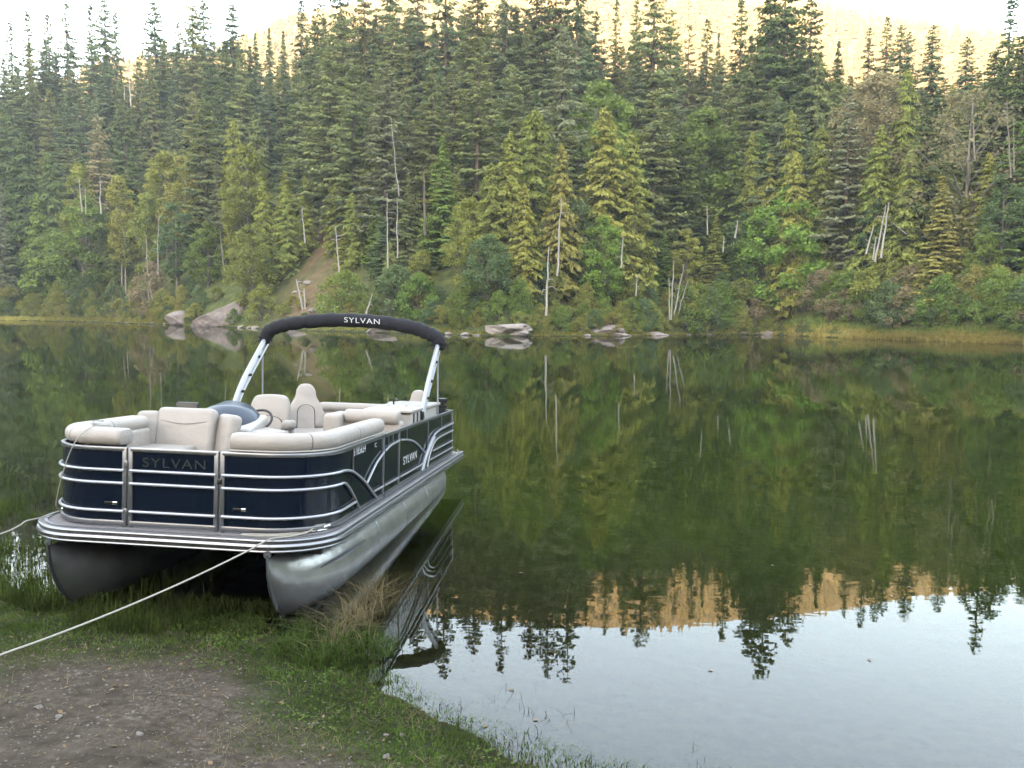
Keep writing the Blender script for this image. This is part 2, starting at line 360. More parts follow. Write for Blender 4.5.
# ------------------------------------------------------------------ tree models
def quads(C, A, B):
    """C centres, A half-length vectors, B half-width vectors -> pointed leaf quads"""
    n = len(C); V = np.empty((n, 4, 3)); V[:, 0] = C-A; V[:, 1] = C+B-A*.1; V[:, 2] = C+A; V[:, 3] = C-B-A*.1
    return V.reshape(-1, 3), np.arange(n*4).reshape(-1, 4)
def unit(v): return v/np.maximum(np.linalg.norm(v, axis=1, keepdims=True), 1e-6)
def trunk_mesh(h, r, m, lean=0.02, seed=0, top=.05, limbs=None, k=8):
    rg = np.random.default_rng(seed); b = MB(); pts = []; x = y = 0.; n = 12
    for i in range(n+1):
        pts.append((x, y, h*i/n - (.6 if i == 0 else 0))); x += rg.normal()*lean*h/n; y += rg.normal()*lean*h/n
    b.tube(pts, r, k, scale=[max(top, (1-i/n)**.8)*(1.25 if i == 0 else 1) for i in range(n+1)])
    for L in limbs or []: b.tube(L[0], L[1], 5, scale=[1, .7, .4, .15][:len(L[0])])
    bmesh.ops.recalc_face_normals(b.bm, faces=b.bm.faces)
    me = bpy.data.meshes.new('trunk'); b.bm.to_mesh(me); b.bm.free(); me.materials.append(m); me.polygons.foreach_set('use_smooth', np.ones(len(me.polygons), dtype=bool)); return me
def conifer(seed, h=24., R0=3.0, base=.08, dens=1.0, droop=.35, lacy=0., spr=.42, power=.85, cedar=False, trunkmat=None):
    rg = np.random.default_rng(seed); C = []; A = []; B = []; limbs = []
    z = h*base; ang = 0
    while z < h*.985:
        t = z/h; env = (1-t)**power*min(1, .35+(t-base)*4.5) ; nb = rg.integers(3, 6)
        gapf = 1-lacy*rg.random()
        for _ in range(nb):
            ang += 2.4+rg.normal()*.5
            if rg.random() < lacy*.35: continue
            l = max(.25, R0*env*(.55+.6*rg.random())*gapf); dirx = np.array([math.cos(ang), math.sin(ang), 0])
            z1 = z; z = z1+h*.022*(rg.random()-.5); rise = (.35 if t > .8 else .05) - droop*(.6+.6*rg.random())
            ns = max(3, int(l/.20*dens)); u = (np.arange(ns)+rg.random(ns))/ns; u = u**.75
            u2 = u*l; zz = z+rise*u2*(.6+.4*u)+(.18*l*u**3 if not cedar else -.05*l*u**2)
            wid = .16+.42*u2*(1-u*.55)
            for rep in range(6):
                off = (rg.random(ns)-.5)*2*wid; side = np.array([-dirx[1], dirx[0], 0])
                c = dirx*u2[:, None]+side*off[:, None]; c[:, 2] += zz-np.abs(off)*.25-rg.random(ns)*.18*(1.6 if cedar else 1)
                a = dirx*(.5+.4*rg.random((ns, 1)))+side*np.sign(off)[:, None]*(.35+.5*rg.random((ns, 1)))
                a[:, 2] -= (.25+.6*rg.random(ns))*(1.8 if cedar else 1.); a = unit(a)
                nrm = unit(rg.normal(size=(ns, 3))*.8+np.array([0, 0, 1.0])+dirx*.4)
                bb = unit(np.cross(a, nrm)); s = spr*(.55+.7*rg.random((ns, 1)))*(1.15-.4*t)
                C.append(c); A.append(a*s*.60); B.append(bb*s*.30)
            z, zb = z1, z
            if l > 1 and rg.random() < .22: limbs.append(([(0, 0, z), tuple(dirx*l*.45+np.array([0, 0, z+rise*l*.35])), tuple(dirx*l*.85+np.array([0, 0, z+rise*l*.75]))], .035))
        z += h*.0125*(1+.7*rg.random())*(1+lacy)
    C = np.concatenate(C); A = np.concatenate(A); B = np.concatenate(B); V, Q = quads(C, A, B)
    return (trunk_mesh(h*.97, h*.0125, trunkmat or M['bark'], .008, seed, limbs=limbs), npmesh('crown', V, [Q], M['needle']), h)
def broadleaf(seed, h=12., rx=3., base=.2, nclump=60, nl=110, leaf=.2, bark=None, shape=1.0, lean=.03, multi=1, thin=1.0, r=.16, clump=.9):
    rg = np.random.default_rng(seed); C = []; A = []; B = []; limbs = []
    for i in range(nclump):
        t = base+(1-base)*rg.random()**.85; prof = math.sin(math.pi*min(1, ((t-base)/(1-base))**shape*.93+.07))**.6
        a = rg.random()*6.283; rad = rx*prof*(.25+.75*math.sqrt(rg.random())); c = np.array([math.cos(a)*rad, math.sin(a)*rad, t*h*(.97)])
        cr = clump*(.6+.7*rg.random())*(1.1-.35*t); n = int(nl*thin*(cr/clump)**2)
        p = rg.normal(size=(n, 3)); p = unit(p)*(rg.random((n, 1))**.45)*cr*np.array([1, 1, .75]); p[:, 2] -= .25*cr*rg.random(n)
        C.append(p+c); nrm = unit(p*.6/cr+rg.normal(size=(n, 3))*.7+np.array([0, 0, .5])); a_ = unit(np.cross(nrm, rg.normal(size=(n, 3))))
        s = leaf*(.6+.7*rg.random((n, 1))); A.append(a_*s*.6); B.append(np.cross(nrm, a_)*s*.42)
        if i % 2 == 0:
            z0 = max(h*base*.4, c[2]-rad*1.1-.4); limbs.append(([(0, 0, z0), tuple(c*np.array([.45, .45, 0])+np.array([0, 0, z0*.5+c[2]*.5])), tuple(c)], .03+.03*(1-t)))
    V, Q = quads(np.concatenate(C), np.concatenate(A), np.concatenate(B))
    return (trunk_mesh(h*.9, r, bark or M['palebark'], lean, seed, limbs=limbs), npmesh('crown', V, [Q], M['leaf']), h)
KIND = {
    'fir': [conifer(s, 26, 5.6, .03, .95, .34, .18, spr=.45, power=.58) for s in (1, 2, 3)],
    'lacy': [conifer(s, 26, 5.3, .06, .9, .30, .42, spr=.44, power=.60) for s in (11, 12, 13)],
    'spruce': [conifer(s, 20, 4.1, .02, 1.1, .42, .10, spr=.40, power=.85) for s in (21, 22)],
    'cedar': [conifer(s, 18, 3.9, .02, 1.1, .5, .10, spr=.37, power=.58, cedar=True) for s in (31, 32, 33)],
    'pine': [conifer(41, 20, 3.6, .42, .8, .18, .7, power=.55, trunkmat=M['palebark'])],
    'aspen': [broadleaf(s, 14, 2.3, .24, 70, 120, .24, clump=.85) for s in (51, 52, 53)],
    'maple': [broadleaf(s, 12, 3.6, .10, 95, 130, .26, clump=1.0) for s in (61, 62)],
    'bare': [broadleaf(71, 15, 4.2, .20, 190, 130, .20, clump=1.1, thin=1.0, r=.13), broadleaf(72, 12, 3.4, .15, 90, 55, .2, clump=.9, thin=.8)],
    'bush': [broadleaf(s, 4, 2.4, .0, 60, 110, .17, clump=.62, shape=.6, r=.06, bark=M['bark']) for s in (81, 82, 83)],
}
def ysh(px):     # distance of the far shoreline in the direction of a column
    lo, hi = 20., 200.
    for _ in range(40):
        Y = (lo+hi)/2; x = ray(px, 312).x*Y
        if Y > np.interp(x, FX, FY): hi = Y
        else: lo = Y
    return lo
used = set(); NAMES = dict(fir='fir_tree', lacy='fir_tree', spruce='spruce_tree', cedar='cedar_tree', pine='pine_tree', aspen='aspen_tree', maple='maple_tree', bare='maple_tree', bush='shrub')
CATS = dict(fir='fir tree', lacy='fir tree', spruce='spruce tree', cedar='cedar tree', pine='pine tree', aspen='aspen tree', maple='maple tree', bare='maple tree', bush='shrub')
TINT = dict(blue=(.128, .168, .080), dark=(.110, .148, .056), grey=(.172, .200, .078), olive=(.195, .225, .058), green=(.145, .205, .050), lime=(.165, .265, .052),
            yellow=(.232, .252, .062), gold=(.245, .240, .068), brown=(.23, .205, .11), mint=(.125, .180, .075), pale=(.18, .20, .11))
protos = {}
rt_ = random.Random(11)
def plant(kind, tint, loc, H, wf=1.0, label=None, group=None, var=None):
    k = var if var is not None else rt_.randrange(len(KIND[kind])); k %= len(KIND[kind]); tm, cm, h0 = KIND[kind][k]
    if (kind, k) not in protos:
        root = empty(NAMES[kind]); a = link(bpy.data.objects.new('trunk', tm)); b = link(bpy.data.objects.new('crown', cm)); a.parent = root; b.parent = root
        protos[(kind, k)] = (root, a, b)
    else:
        r0, a0, b0 = protos[(kind, k)]; root = r0.copy(); a = a0.copy(); b = b0.copy(); a.parent = root; b.parent = root
        for q in (root, a, b): col.objects.link(q)
        for key in ('label', 'category', 'group'):
            if key in root: del root[key]
    s = H/h0; sw = s*wf if kind in ('aspen', 'maple', 'bare', 'bush') else (s**.6)*wf
    root.location = loc; root.rotation_euler = (0, 0, rt_.uniform(0, 6.28)); root.scale = (sw, sw, s)
    c = TINT[tint]; j = rt_.uniform(.86, 1.14); b.color = (c[0]*j, c[1]*j, c[2]*j, 1)
    tag(root, label, CATS[kind], group); return root
def grow(kind, tint, px, ytop, s, wf=1.0, label=None, group=None, var=None):
    if kind == 'bush': wf *= .74
    else: s += 6 if px > 775 and s < 12 else (3 if s < 12 else 0)
    Y = ysh(px)+s; p = at(px, ytop, Y)
    for _ in range(3): Y = np.interp(p.x, FX, FY)+s; p = at(px, ytop, Y)
    if kind in ('bush', 'maple', 'aspen', 'bare'):      # keep wide crowns back from the water's edge
        rad = {'bush': .6, 'maple': .3, 'aspen': .165, 'bare': .28}[kind]*max(1.2, p.z-H1(p.x, p.y))*wf*(.95 if kind == 'bush' else .75)
        extra = 1.4 if px > 775 else .4
        if s < rad+extra: s = rad+extra; Y = np.interp(p.x, FX, FY)+s; p = at(px, ytop, Y)
    z = H1(p.x, p.y); return plant(kind, tint, (p.x, p.y, z-.15), max(1.2, p.z-z), wf, label, group, var)
# hand-placed trees: kind, colour, column, row of the tip, metres behind the shore, width, label
TREES = [
 # tips against the sky, left to right
 ('lacy','blue',10,18,52,1,'blue-grey fir at the left edge of the skyline, lowest tip of the left group'),
 ('lacy','blue',27,9,55,1,'second fir from the left edge on the skyline, thin ragged tip'),
 ('lacy','blue',47,9,50,.9,'slim blue-grey fir on the skyline between two taller ragged firs at far left'),
 ('lacy','blue',66,-2,54,1.1,'tall lacy fir on the skyline above the paired white snags at left'),
 ('lacy','blue',90,1,50,1,'ragged blue fir on the skyline, left neighbour of the fir beside the sky notch'),
 ('fir','blue',104,-5,54,1,'tall dark blue fir forming the left side of the sky notch'),
 ('lacy','blue',115,10,49,.9,'shorter fir leaning into the left side of the sky notch'),
 ('fir','blue',154,-3,50,1.15,'tall pointed fir forming the right side of the sky notch'),
 ('lacy','blue',178,17,48,.9,'short thin fir between the notch fir and a pair of tall firs'),
 ('fir','grey',192,-1,44,1,'left one of two close tall firs right of the sky notch'),
 ('fir','blue',203,-3,50,1,'right one of two close tall firs right of the sky notch'),
 ('fir','blue',232,0,46,1.1,'tall grey-blue fir just left of the gap where the golden hill shows'),
 ('spruce','blue',255,30,56,.8,'small dark conifer at the left end of the golden gap'),
 ('spruce','blue',269,25,58,.8,'small dark conifer in the middle of the golden gap at left'),
 ('spruce','blue',283,28,54,.7,'small conifer with its tip low in the golden gap beside the dark tall fir'),
 ('lacy','dark',301,-5,50,1,'dark fir forming the right side of the left golden gap'),
 ('lacy','dark',318,-12,48,1,'dark fir whose tip leaves the picture above the boat canopy'),
 ('fir','blue',340,-30,46,1,None),('fir','grey',364,-22,44,1,None),('fir','blue',390,-40,48,1,None),('fir','blue',418,-35,46,1,None),
 ('lacy','blue',446,-58,44,1.1,None),('fir','grey',478,-28,42,1,None),('lacy','blue',507,-45,44,1,None),('fir','dark',537,-32,46,1,None),
 ('fir','dark',557,-50,44,1,None),('lacy','blue',578,-62,42,1.1,None),
 ('fir','dark',596,7,48,.8,'dark pointed fir left of the thin gap showing the golden hill at top centre'),
 ('lacy','grey',617,-4,50,.8,'thin grey fir standing alone in the golden gap at top centre'),
 ('lacy','grey',637,-6,44,.8,None),('fir','grey',655,-18,38,1.2,'massive grey fir at top centre right, left of the broad golden gap'),
 ('fir','grey',672,4,42,.8,None),('lacy','grey',690,19,46,.8,'short fir with its tip low in the golden gap, left of the sharp-tipped one'),
 ('lacy','grey',708,13,44,.9,'sharp-tipped fir in the golden gap, left of the lone tall ragged fir'),
 ('spruce','grey',719,30,50,.6,None),('lacy','dark',742,-7,46,1,'lone tall ragged fir against the golden hill at upper right'),
 ('fir','dark',772,-25,34,1.1,'left stem of the huge dark fir cluster at upper right'),
 ('fir','dark',787,-48,38,1.3,'tallest middle fir of the huge dark cluster at upper right'),
 ('fir','dark',812,-8,36,1,'right stem of the huge dark fir cluster at upper right'),
 ('spruce','dark',839,38,44,.8,'dark spruce just right of the huge fir cluster, tip in the golden glow'),
 ('lacy','blue',870,23,56,.8,'slim fir first of a loose row against the golden glow'),
 ('lacy','blue',888,12,58,.85,'tallest of the loose row of firs against the golden glow'),
 ('fir','blue',902,21,54,.8,'dark fir against the golden glow, touching a shorter one on its right'),
 ('fir','blue',910,29,52,.7,'shorter dark fir joined to the dark one on its left in the golden glow'),
 ('fir','blue',934,21,56,.85,'neat conical fir against the golden glow, set apart to the right'),
 ('fir','blue',968,34,54,.8,'lowest fir of the row in the golden glow, nearest the right edge'),
 ('lacy','dark',1012,-6,40,1.2,'big dark fir with a gnarled top at the upper right corner'),
 ('fir','dark',1024,32,30,1.1,'dark blue-green fir cut by the right edge of the photo'),
 ('fir','dark',996,46,36,1.0,'dark fir below and left of the gnarled-top fir at upper right'),
 # middle of the slope
 ('fir','grey',330,30,22,1.25,'broad grey-green fir column reaching from the talus up to the skyline'),
 ('fir','grey',352,60,18,1,'grey-green fir on the right flank of the broad column above the boat'),
 ('fir','pale',385,62,16,1.1,'silvery fir with a leaning bare stem in front of it'),
 ('lacy','grey',408,45,24,1,None),
 ('lacy','grey',478,30,20,1.25,'tall fir with layered boughs and a visible grey trunk, upper centre'),
 ('fir','grey',432,60,22,1,None),('fir','grey',512,60,24,1,None),
 ('spruce','green',443,132,9,1.1,'bright green spruce with a perfect cone shape right of the boat canopy'),
 ('fir','pale',564,22,20,1.1,'silvery tall fir above the yellow cedars at centre'),
 ('fir','grey',655,84,14,1.2,'brownish-green fir in the middle, right of the big yellow cedar'),
 ('fir','grey',728,80,18,1.2,'grey-green fir beneath the sharp-tipped firs of the golden gap'),
 ('aspen','green',702,104,14,1.3,'green leafy tree amid the grey firs at right centre'),
 ('maple','green',600,80,22,1.1,'green leafy crown tucked between the firs at top centre'),
 ('fir','dark',680,120,12,1,None),('fir','dark',700,150,10,1,None),
 ('cedar','yellow',606,104,7,1.35,'big yellow-green cedar at the centre, the broadest of the yellow ones'),
 ('cedar','yellow',632,128,6,1.1,'yellow-green cedar standing against the right side of the broadest one'),
 ('cedar','gold',562,140,4,.95,'slim golden-green cedar with a dead trunk in front of it'),
 ('cedar','olive',535,104,9,1.2,'olive cedar behind the slim golden one'),
 ('cedar','yellow',510,128,7,1.1,'yellow-green cedar left of the slim golden one'),
 ('cedar','olive',491,160,5,1,'olive-green cedar above the pale rock at the shore'),
 ('cedar','yellow',525,180,3,.9,'short yellow cedar rising just behind the pale shore rock'),
 ('spruce','green',735,118,9,1,None),('cedar','olive',752,130,8,1,None),
 ('cedar','yellow',770,150,6,.9,'slim yellow cedar left of the twin yellow cedars at right'),
 ('cedar','yellow',797,148,5,.9,'left one of twin yellow cedars at right'),
 ('cedar','olive',823,124,9,1.1,'right and darker one of twin cedars, beside the silvery fir'),
 ('fir','blue',780,92,18,1,None),('fir','blue',800,110,16,1,None),
 ('lacy','pale',850,80,8,1.15,'silvery fir with drooping boughs and a bare pale trunk low down, right centre'),
 ('bare','brown',880,70,26,1.0,'rounded brown leafy crown above the silvery fir'),
 ('cedar','olive',908,64,24,.9,'olive conifer right of the rounded brown crown'),
 ('fir','dark',928,100,16,1,None),
 ('cedar','yellow',882,122,9,1.0,'yellow cedar behind the leaning white snags at right'),
 ('cedar','olive',912,144,7,.9,'small pointed cedar left of the yellow-brown larger one at right'),
 ('spruce','gold',943,172,4,1.1,'golden-brown conifer with spreading layers, left of the big brown tree'),
 ('bare','brown',974,82,9,1.15,'big thin-leaved brownish tree with pale limbs at the right'),
 ('aspen','mint',1006,170,5,1.1,'dark green leafy tree with a pale trunk at the right edge'),
 ('maple','green',985,225,3,.8,'low green leafy tree under the big brownish tree'),
 ('maple','lime',790,186,3,1.1,'bright green leafy tree behind the reeds, left of the silvery fir'),
 ('maple','green',760,205,3,1,'mid-green leafy tree between the fallen snags and the bright green tree'),
 ('aspen','mint',742,208,4,1,'bluish-green leafy tree with two short white snags showing'),
 ('maple','lime',603,215,2.5,.95,'vivid lime-green leafy tree on the shore at centre'),
 ('aspen','olive',637,200,4,1.1,'loose olive leafy tree right of the vivid lime-green one'),
 ('aspen','yellow',688,226,3,1.2,'yellowish leafy tree behind the spray of white snags'),
 ('aspen','olive',556,262,1.5,1.0,'small leafy tree around the upright white snag above the pale rock'),
 ('spruce','green',583,215,6,1,None),('spruce','green',665,225,6,.9,None),('spruce','green',545,215,6,.9,None),
 ('maple','mint',488,232,1.5,1.1,'grey-green leafy tree spreading over the shore left of the pale rock'),
 ('maple','yellow',470,195,5,.9,None),
 # left part
 ('cedar','dark',22,130,8,1.4,'dark broad cedar near the left edge'),('cedar','dark',48,150,7,1.2,'dark cedar right of the broad one near the left edge'),
 ('cedar','green',36,190,4,1.1,None),('fir','dark',3,100,10,1,None),
 ('fir','brown',97,112,11,1.0,'brownish fir behind the two white snags at left'),
 ('aspen','yellow',79,160,8,.9,None),('aspen','yellow',119,172,6,.9,'yellow leafy crown right of the taller white snag at left'),
 ('maple','green',84,196,3,1.15,'large green leafy tree on the left shore below the white snags'),
 ('pine','olive',124,222,4,.9,'open pine with a visible grey trunk on the left shore'),
 ('aspen','olive',146,190,4,.9,'thin olive tree with pale stems right of the open pine'),
 ('spruce','dark',133,140,20,1.2,'dark green conifer in the hollow below the sky notch'),
 ('aspen','yellow',165,148,14,1.1,'yellow leafy tree on the slope below the notch, left one of two'),
 ('aspen','gold',184,152,13,1.1,'golden leafy tree on the slope below the notch, right one of two'),
 ('fir','grey',205,95,14,1.2,'grey-green fir above the sloping rock slab'),
 ('aspen','mint',175,200,4,1.2,'grey-green dense leafy tree behind the lesser shore boulder'),
 ('lacy','pale',216,160,8,.8,'mossy grey fir with bare lower trunk above the rock slab'),
 ('aspen','yellow',246,140,9,1.0,'yellow-green leafy tree above the shore right of the rock slab'),
 ('cedar','yellow',262,178,6,.9,'yellow cedar left of the talus patch'),
 ('cedar','olive',286,182,9,1,'olive cedar above the orange talus patch'),
 ('spruce','mint',192,262,4,.9,'little blue-green spruce near the foot of the slope at left'),
 ('maple','olive',252,222,2,1.05,'olive leafy tree covering the right side of the rock slab'),
 ('spruce','green',375,200,12,1,None),('cedar','olive',352,190,10,.9,None),('spruce','grey',408,170,8,.9,'slim grey-green spruce left of the cone-shaped bright spruce'),
 ('cedar','green',425,215,8,.8,None),('cedar','olive',390,240,4,.8,None),
 # shrubs on the waterline
 ('bush','gold',8,286,1,1.6,'yellow shrub at the left end of the far shore'),('bush','yellow',32,292,.8,1.7,'yellow-green shrub on the far shore, second from left'),
 ('bush','yellow',58,290,1,1.4,'yellow-green shrub touching the dark round shrub at left'),
 ('bush','dark',85,276,.7,1.15,'dark round shrub at the waterline under the large green tree'),
 ('bush','dark',115,282,.7,1.1,'dark shrub at the waterline right of the dark round one'),
 ('bush','brown',151,262,.8,.9,'tall grey-brown shrub on the waterline left of the boulders'),
 ('bush','yellow',166,304,.4,1.6,'low yellow shrub in front of the lesser boulder'),('bush','gold',190,306,.4,1.3,'small yellow bush between the two boulders'),
 ('bush','green',234,308,.3,1.2,'small green bush at the foot of the rock slab'),
 ('bush','olive',262,284,.6,1.2,None),('bush','green',343,268,2,1.3,'bright green shrub left of centre behind the boat canopy'),
 ('bush','mint',398,262,2,1.2,'blue-green shrub behind the middle of the boat canopy'),('bush','green',418,272,1.5,1.2,None),
 ('bush','olive',372,290,1,1.2,None),('bush','gold',440,304,.8,1.5,None),('bush','olive',462,300,1,1.2,None),('bush','green',472,272,1,1.1,None),
 ('bush','gold',545,316,.6,1.2,None),('bush','green',561,304,.5,1.0,'small round green bush at the waterline between the two pale rocks'),
 ('bush','gold',580,318,.6,1.2,None),('bush','yellow',620,312,.8,1.4,None),('bush','mint',645,296,.8,1,None),('bush','gold',660,314,.5,1.4,None),
 ('bush','green',700,284,1,1.1,'green shrub right of the spray of white snags'),('bush','green',722,280,1,1.1,None),('bush','olive',745,276,1,1.1,None),
 ('bush','gold',735,316,.3,1.3,None),('bush','mint',780,272,1.5,1.15,'grey-green shrub at the left end of the reed bed'),
 ('bush','green',824,266,2,1.3,'bright green shrub behind the reeds, left one of a pair'),('bush','green',855,268,2,1.3,'bright green shrub behind the reeds, right one of a pair'),
 ('bush','olive',882,250,2.5,1.2,'olive shrub right of the bright green pair behind the reeds'),
 ('bush','brown',912,262,2,1.3,'brown-green willow shrub behind the middle of the reeds'),('bush','olive',944,262,2.5,1.3,'olive willow shrub left of the widest one'),
 ('bush','brown',972,268,2,1.3,None),('bush','olive',1000,262,2,1.4,'wide olive willow shrub near the right edge'),('bush','brown',1028,272,2,1.3,None),
]
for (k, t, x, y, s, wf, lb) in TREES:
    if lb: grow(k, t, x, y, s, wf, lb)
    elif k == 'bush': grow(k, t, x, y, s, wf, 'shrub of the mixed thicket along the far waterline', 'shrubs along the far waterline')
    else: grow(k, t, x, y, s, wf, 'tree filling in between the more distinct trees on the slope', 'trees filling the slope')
# the rest of the forest
rf = random.Random(5)
SKL = ([-80, 0, 60, 110, 126, 150, 240, 262, 290, 320, 585, 600, 660, 690, 742, 765, 820, 845, 960, 990, 1100], [40, 40, 25, 30, 62, 28, 28, 46, 46, 0, -10, 36, 22, 42, 40, 5, 20, 60, 62, 45, 40])
n = 0
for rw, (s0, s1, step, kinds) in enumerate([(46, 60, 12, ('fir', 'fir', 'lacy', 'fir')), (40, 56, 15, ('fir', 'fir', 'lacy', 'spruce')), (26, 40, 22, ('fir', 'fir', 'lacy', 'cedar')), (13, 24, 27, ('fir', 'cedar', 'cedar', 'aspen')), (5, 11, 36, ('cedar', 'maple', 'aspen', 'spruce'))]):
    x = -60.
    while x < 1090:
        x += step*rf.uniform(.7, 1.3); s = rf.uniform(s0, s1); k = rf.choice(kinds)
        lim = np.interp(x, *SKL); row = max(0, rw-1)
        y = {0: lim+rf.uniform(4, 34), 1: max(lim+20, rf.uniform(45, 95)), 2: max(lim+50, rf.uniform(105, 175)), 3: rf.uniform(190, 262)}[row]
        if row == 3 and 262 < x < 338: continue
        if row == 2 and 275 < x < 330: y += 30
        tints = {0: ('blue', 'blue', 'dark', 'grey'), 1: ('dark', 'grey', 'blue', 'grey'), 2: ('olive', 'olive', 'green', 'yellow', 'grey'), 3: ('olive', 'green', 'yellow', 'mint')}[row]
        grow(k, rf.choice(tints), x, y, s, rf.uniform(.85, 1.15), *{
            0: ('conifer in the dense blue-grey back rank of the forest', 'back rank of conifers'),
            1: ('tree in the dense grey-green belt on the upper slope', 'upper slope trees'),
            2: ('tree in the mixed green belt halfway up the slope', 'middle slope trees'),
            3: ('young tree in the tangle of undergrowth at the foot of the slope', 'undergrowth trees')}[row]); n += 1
# undergrowth hummocks low on the slope
for i in range(150):
    x = rf.uniform(-30, 1060); s = rf.choice((rf.uniform(.9, 3), rf.uniform(3, 9)))+(1.6 if x > 775 else 0); hb = rf.uniform(1.0, 2.6) if s < 3 else rf.uniform(2, 4.6)
    if 195 < x < 240 and s < 4: continue
    if 285 < x < 325: hb *= .5
    Y = ysh(x)+s; X_ = ray(x, 312).x*Y
    plant('bush', rf.choice(('olive', 'green', 'gold', 'yellow', 'mint', 'olive')), (X_, Y, H1(X_, Y)-.15), hb, rf.uniform(.8, 1.2)/(.6+hb/5), 'shrub of the mixed thicket along the far waterline', 'shrubs along the far waterline')
for x0, x1, st, c_set in ((-20, 190, 13, ('gold', 'yellow', 'green', 'yellow')), (440, 680, 16, ('green', 'olive', 'yellow')), (672, 1065, 10, ('green', 'olive', 'mint', 'green', 'brown'))):
    x = x0
    while x < x1:
        x += st*rf.uniform(.7, 1.3); right = x > 775; s = rf.uniform(2.4, 3.4)+(.3 if right else 0); hb = rf.uniform(3.2, 5.4) if x > 672 else rf.uniform(2.0, 3.8)
        Y = ysh(x)+s; X_ = ray(x, 312).x*Y
        plant('bush', rf.choice(c_set), (X_, Y, H1(X_, Y)-.5), hb, rf.uniform(.75, .95), 'shrub of the mixed thicket along the far waterline', 'shrubs along the far waterline')
# woods around the rest of the lake, outside the photograph
for i in range(26):
    side = -1 if i % 2 else 1; x = side*rf.uniform(60, 125) if side > 0 else rf.uniform(-175, -105); y = float(np.interp(x, FX, FY))+rf.uniform(3, 30)
    plant(rf.choice(('fir', 'cedar', 'lacy', 'aspen')), rf.choice(('blue', 'olive', 'grey', 'green')), (x, y, H1(x, y)-.2), rf.uniform(14, 26), 1, 'tree beyond the edge of the photo on the far shore', 'trees beyond the edge')

# ------------------------------------------------------------------ snags: each bleached trunk a thing of its own
def snag(x0, y0, x1, y1, s, r, label, group=None, twigs=3, crooked=.015, mt=None):
    Y = ysh(x0)+s; a = at(x0, y0, Y); b = at(x1, y1, Y+.3*(abs(x0-x1) > 8)); rg = random.Random(int(x0*7+y0)); mb = MB(); n_ = 7
    L = (a-b).length; pts = [b.lerp(a, i/n_)+Vector((rg.gauss(0, crooked)*L/3, rg.gauss(0, crooked)*L/3, 0))*(0 < i < n_) for i in range(n_+1)]
    pts = [p-b for p in pts]; mb.tube(pts, r*.8, 7, scale=[1.1-.75*i/n_ for i in range(n_+1)])
    for _ in range(twigs):
        t = rg.uniform(.3, .95); p = pts[0].lerp(pts[-1], t); an = rg.uniform(0, 6.28); l = rg.uniform(.5, 1.4)*L/9+.2
        mb.tube([p, p+Vector((math.cos(an)*l*.6, math.sin(an)*l*.3, l*.1)), p+Vector((math.cos(an)*l, math.sin(an)*l*.5, l*.35*rg.choice((-1, 1))))], r*.3, 5, scale=[1, .7, .3])
    o = mb.build('dead_tree', mt or M['snag']); o.location = b; return tag(o, label, 'dead tree', group)
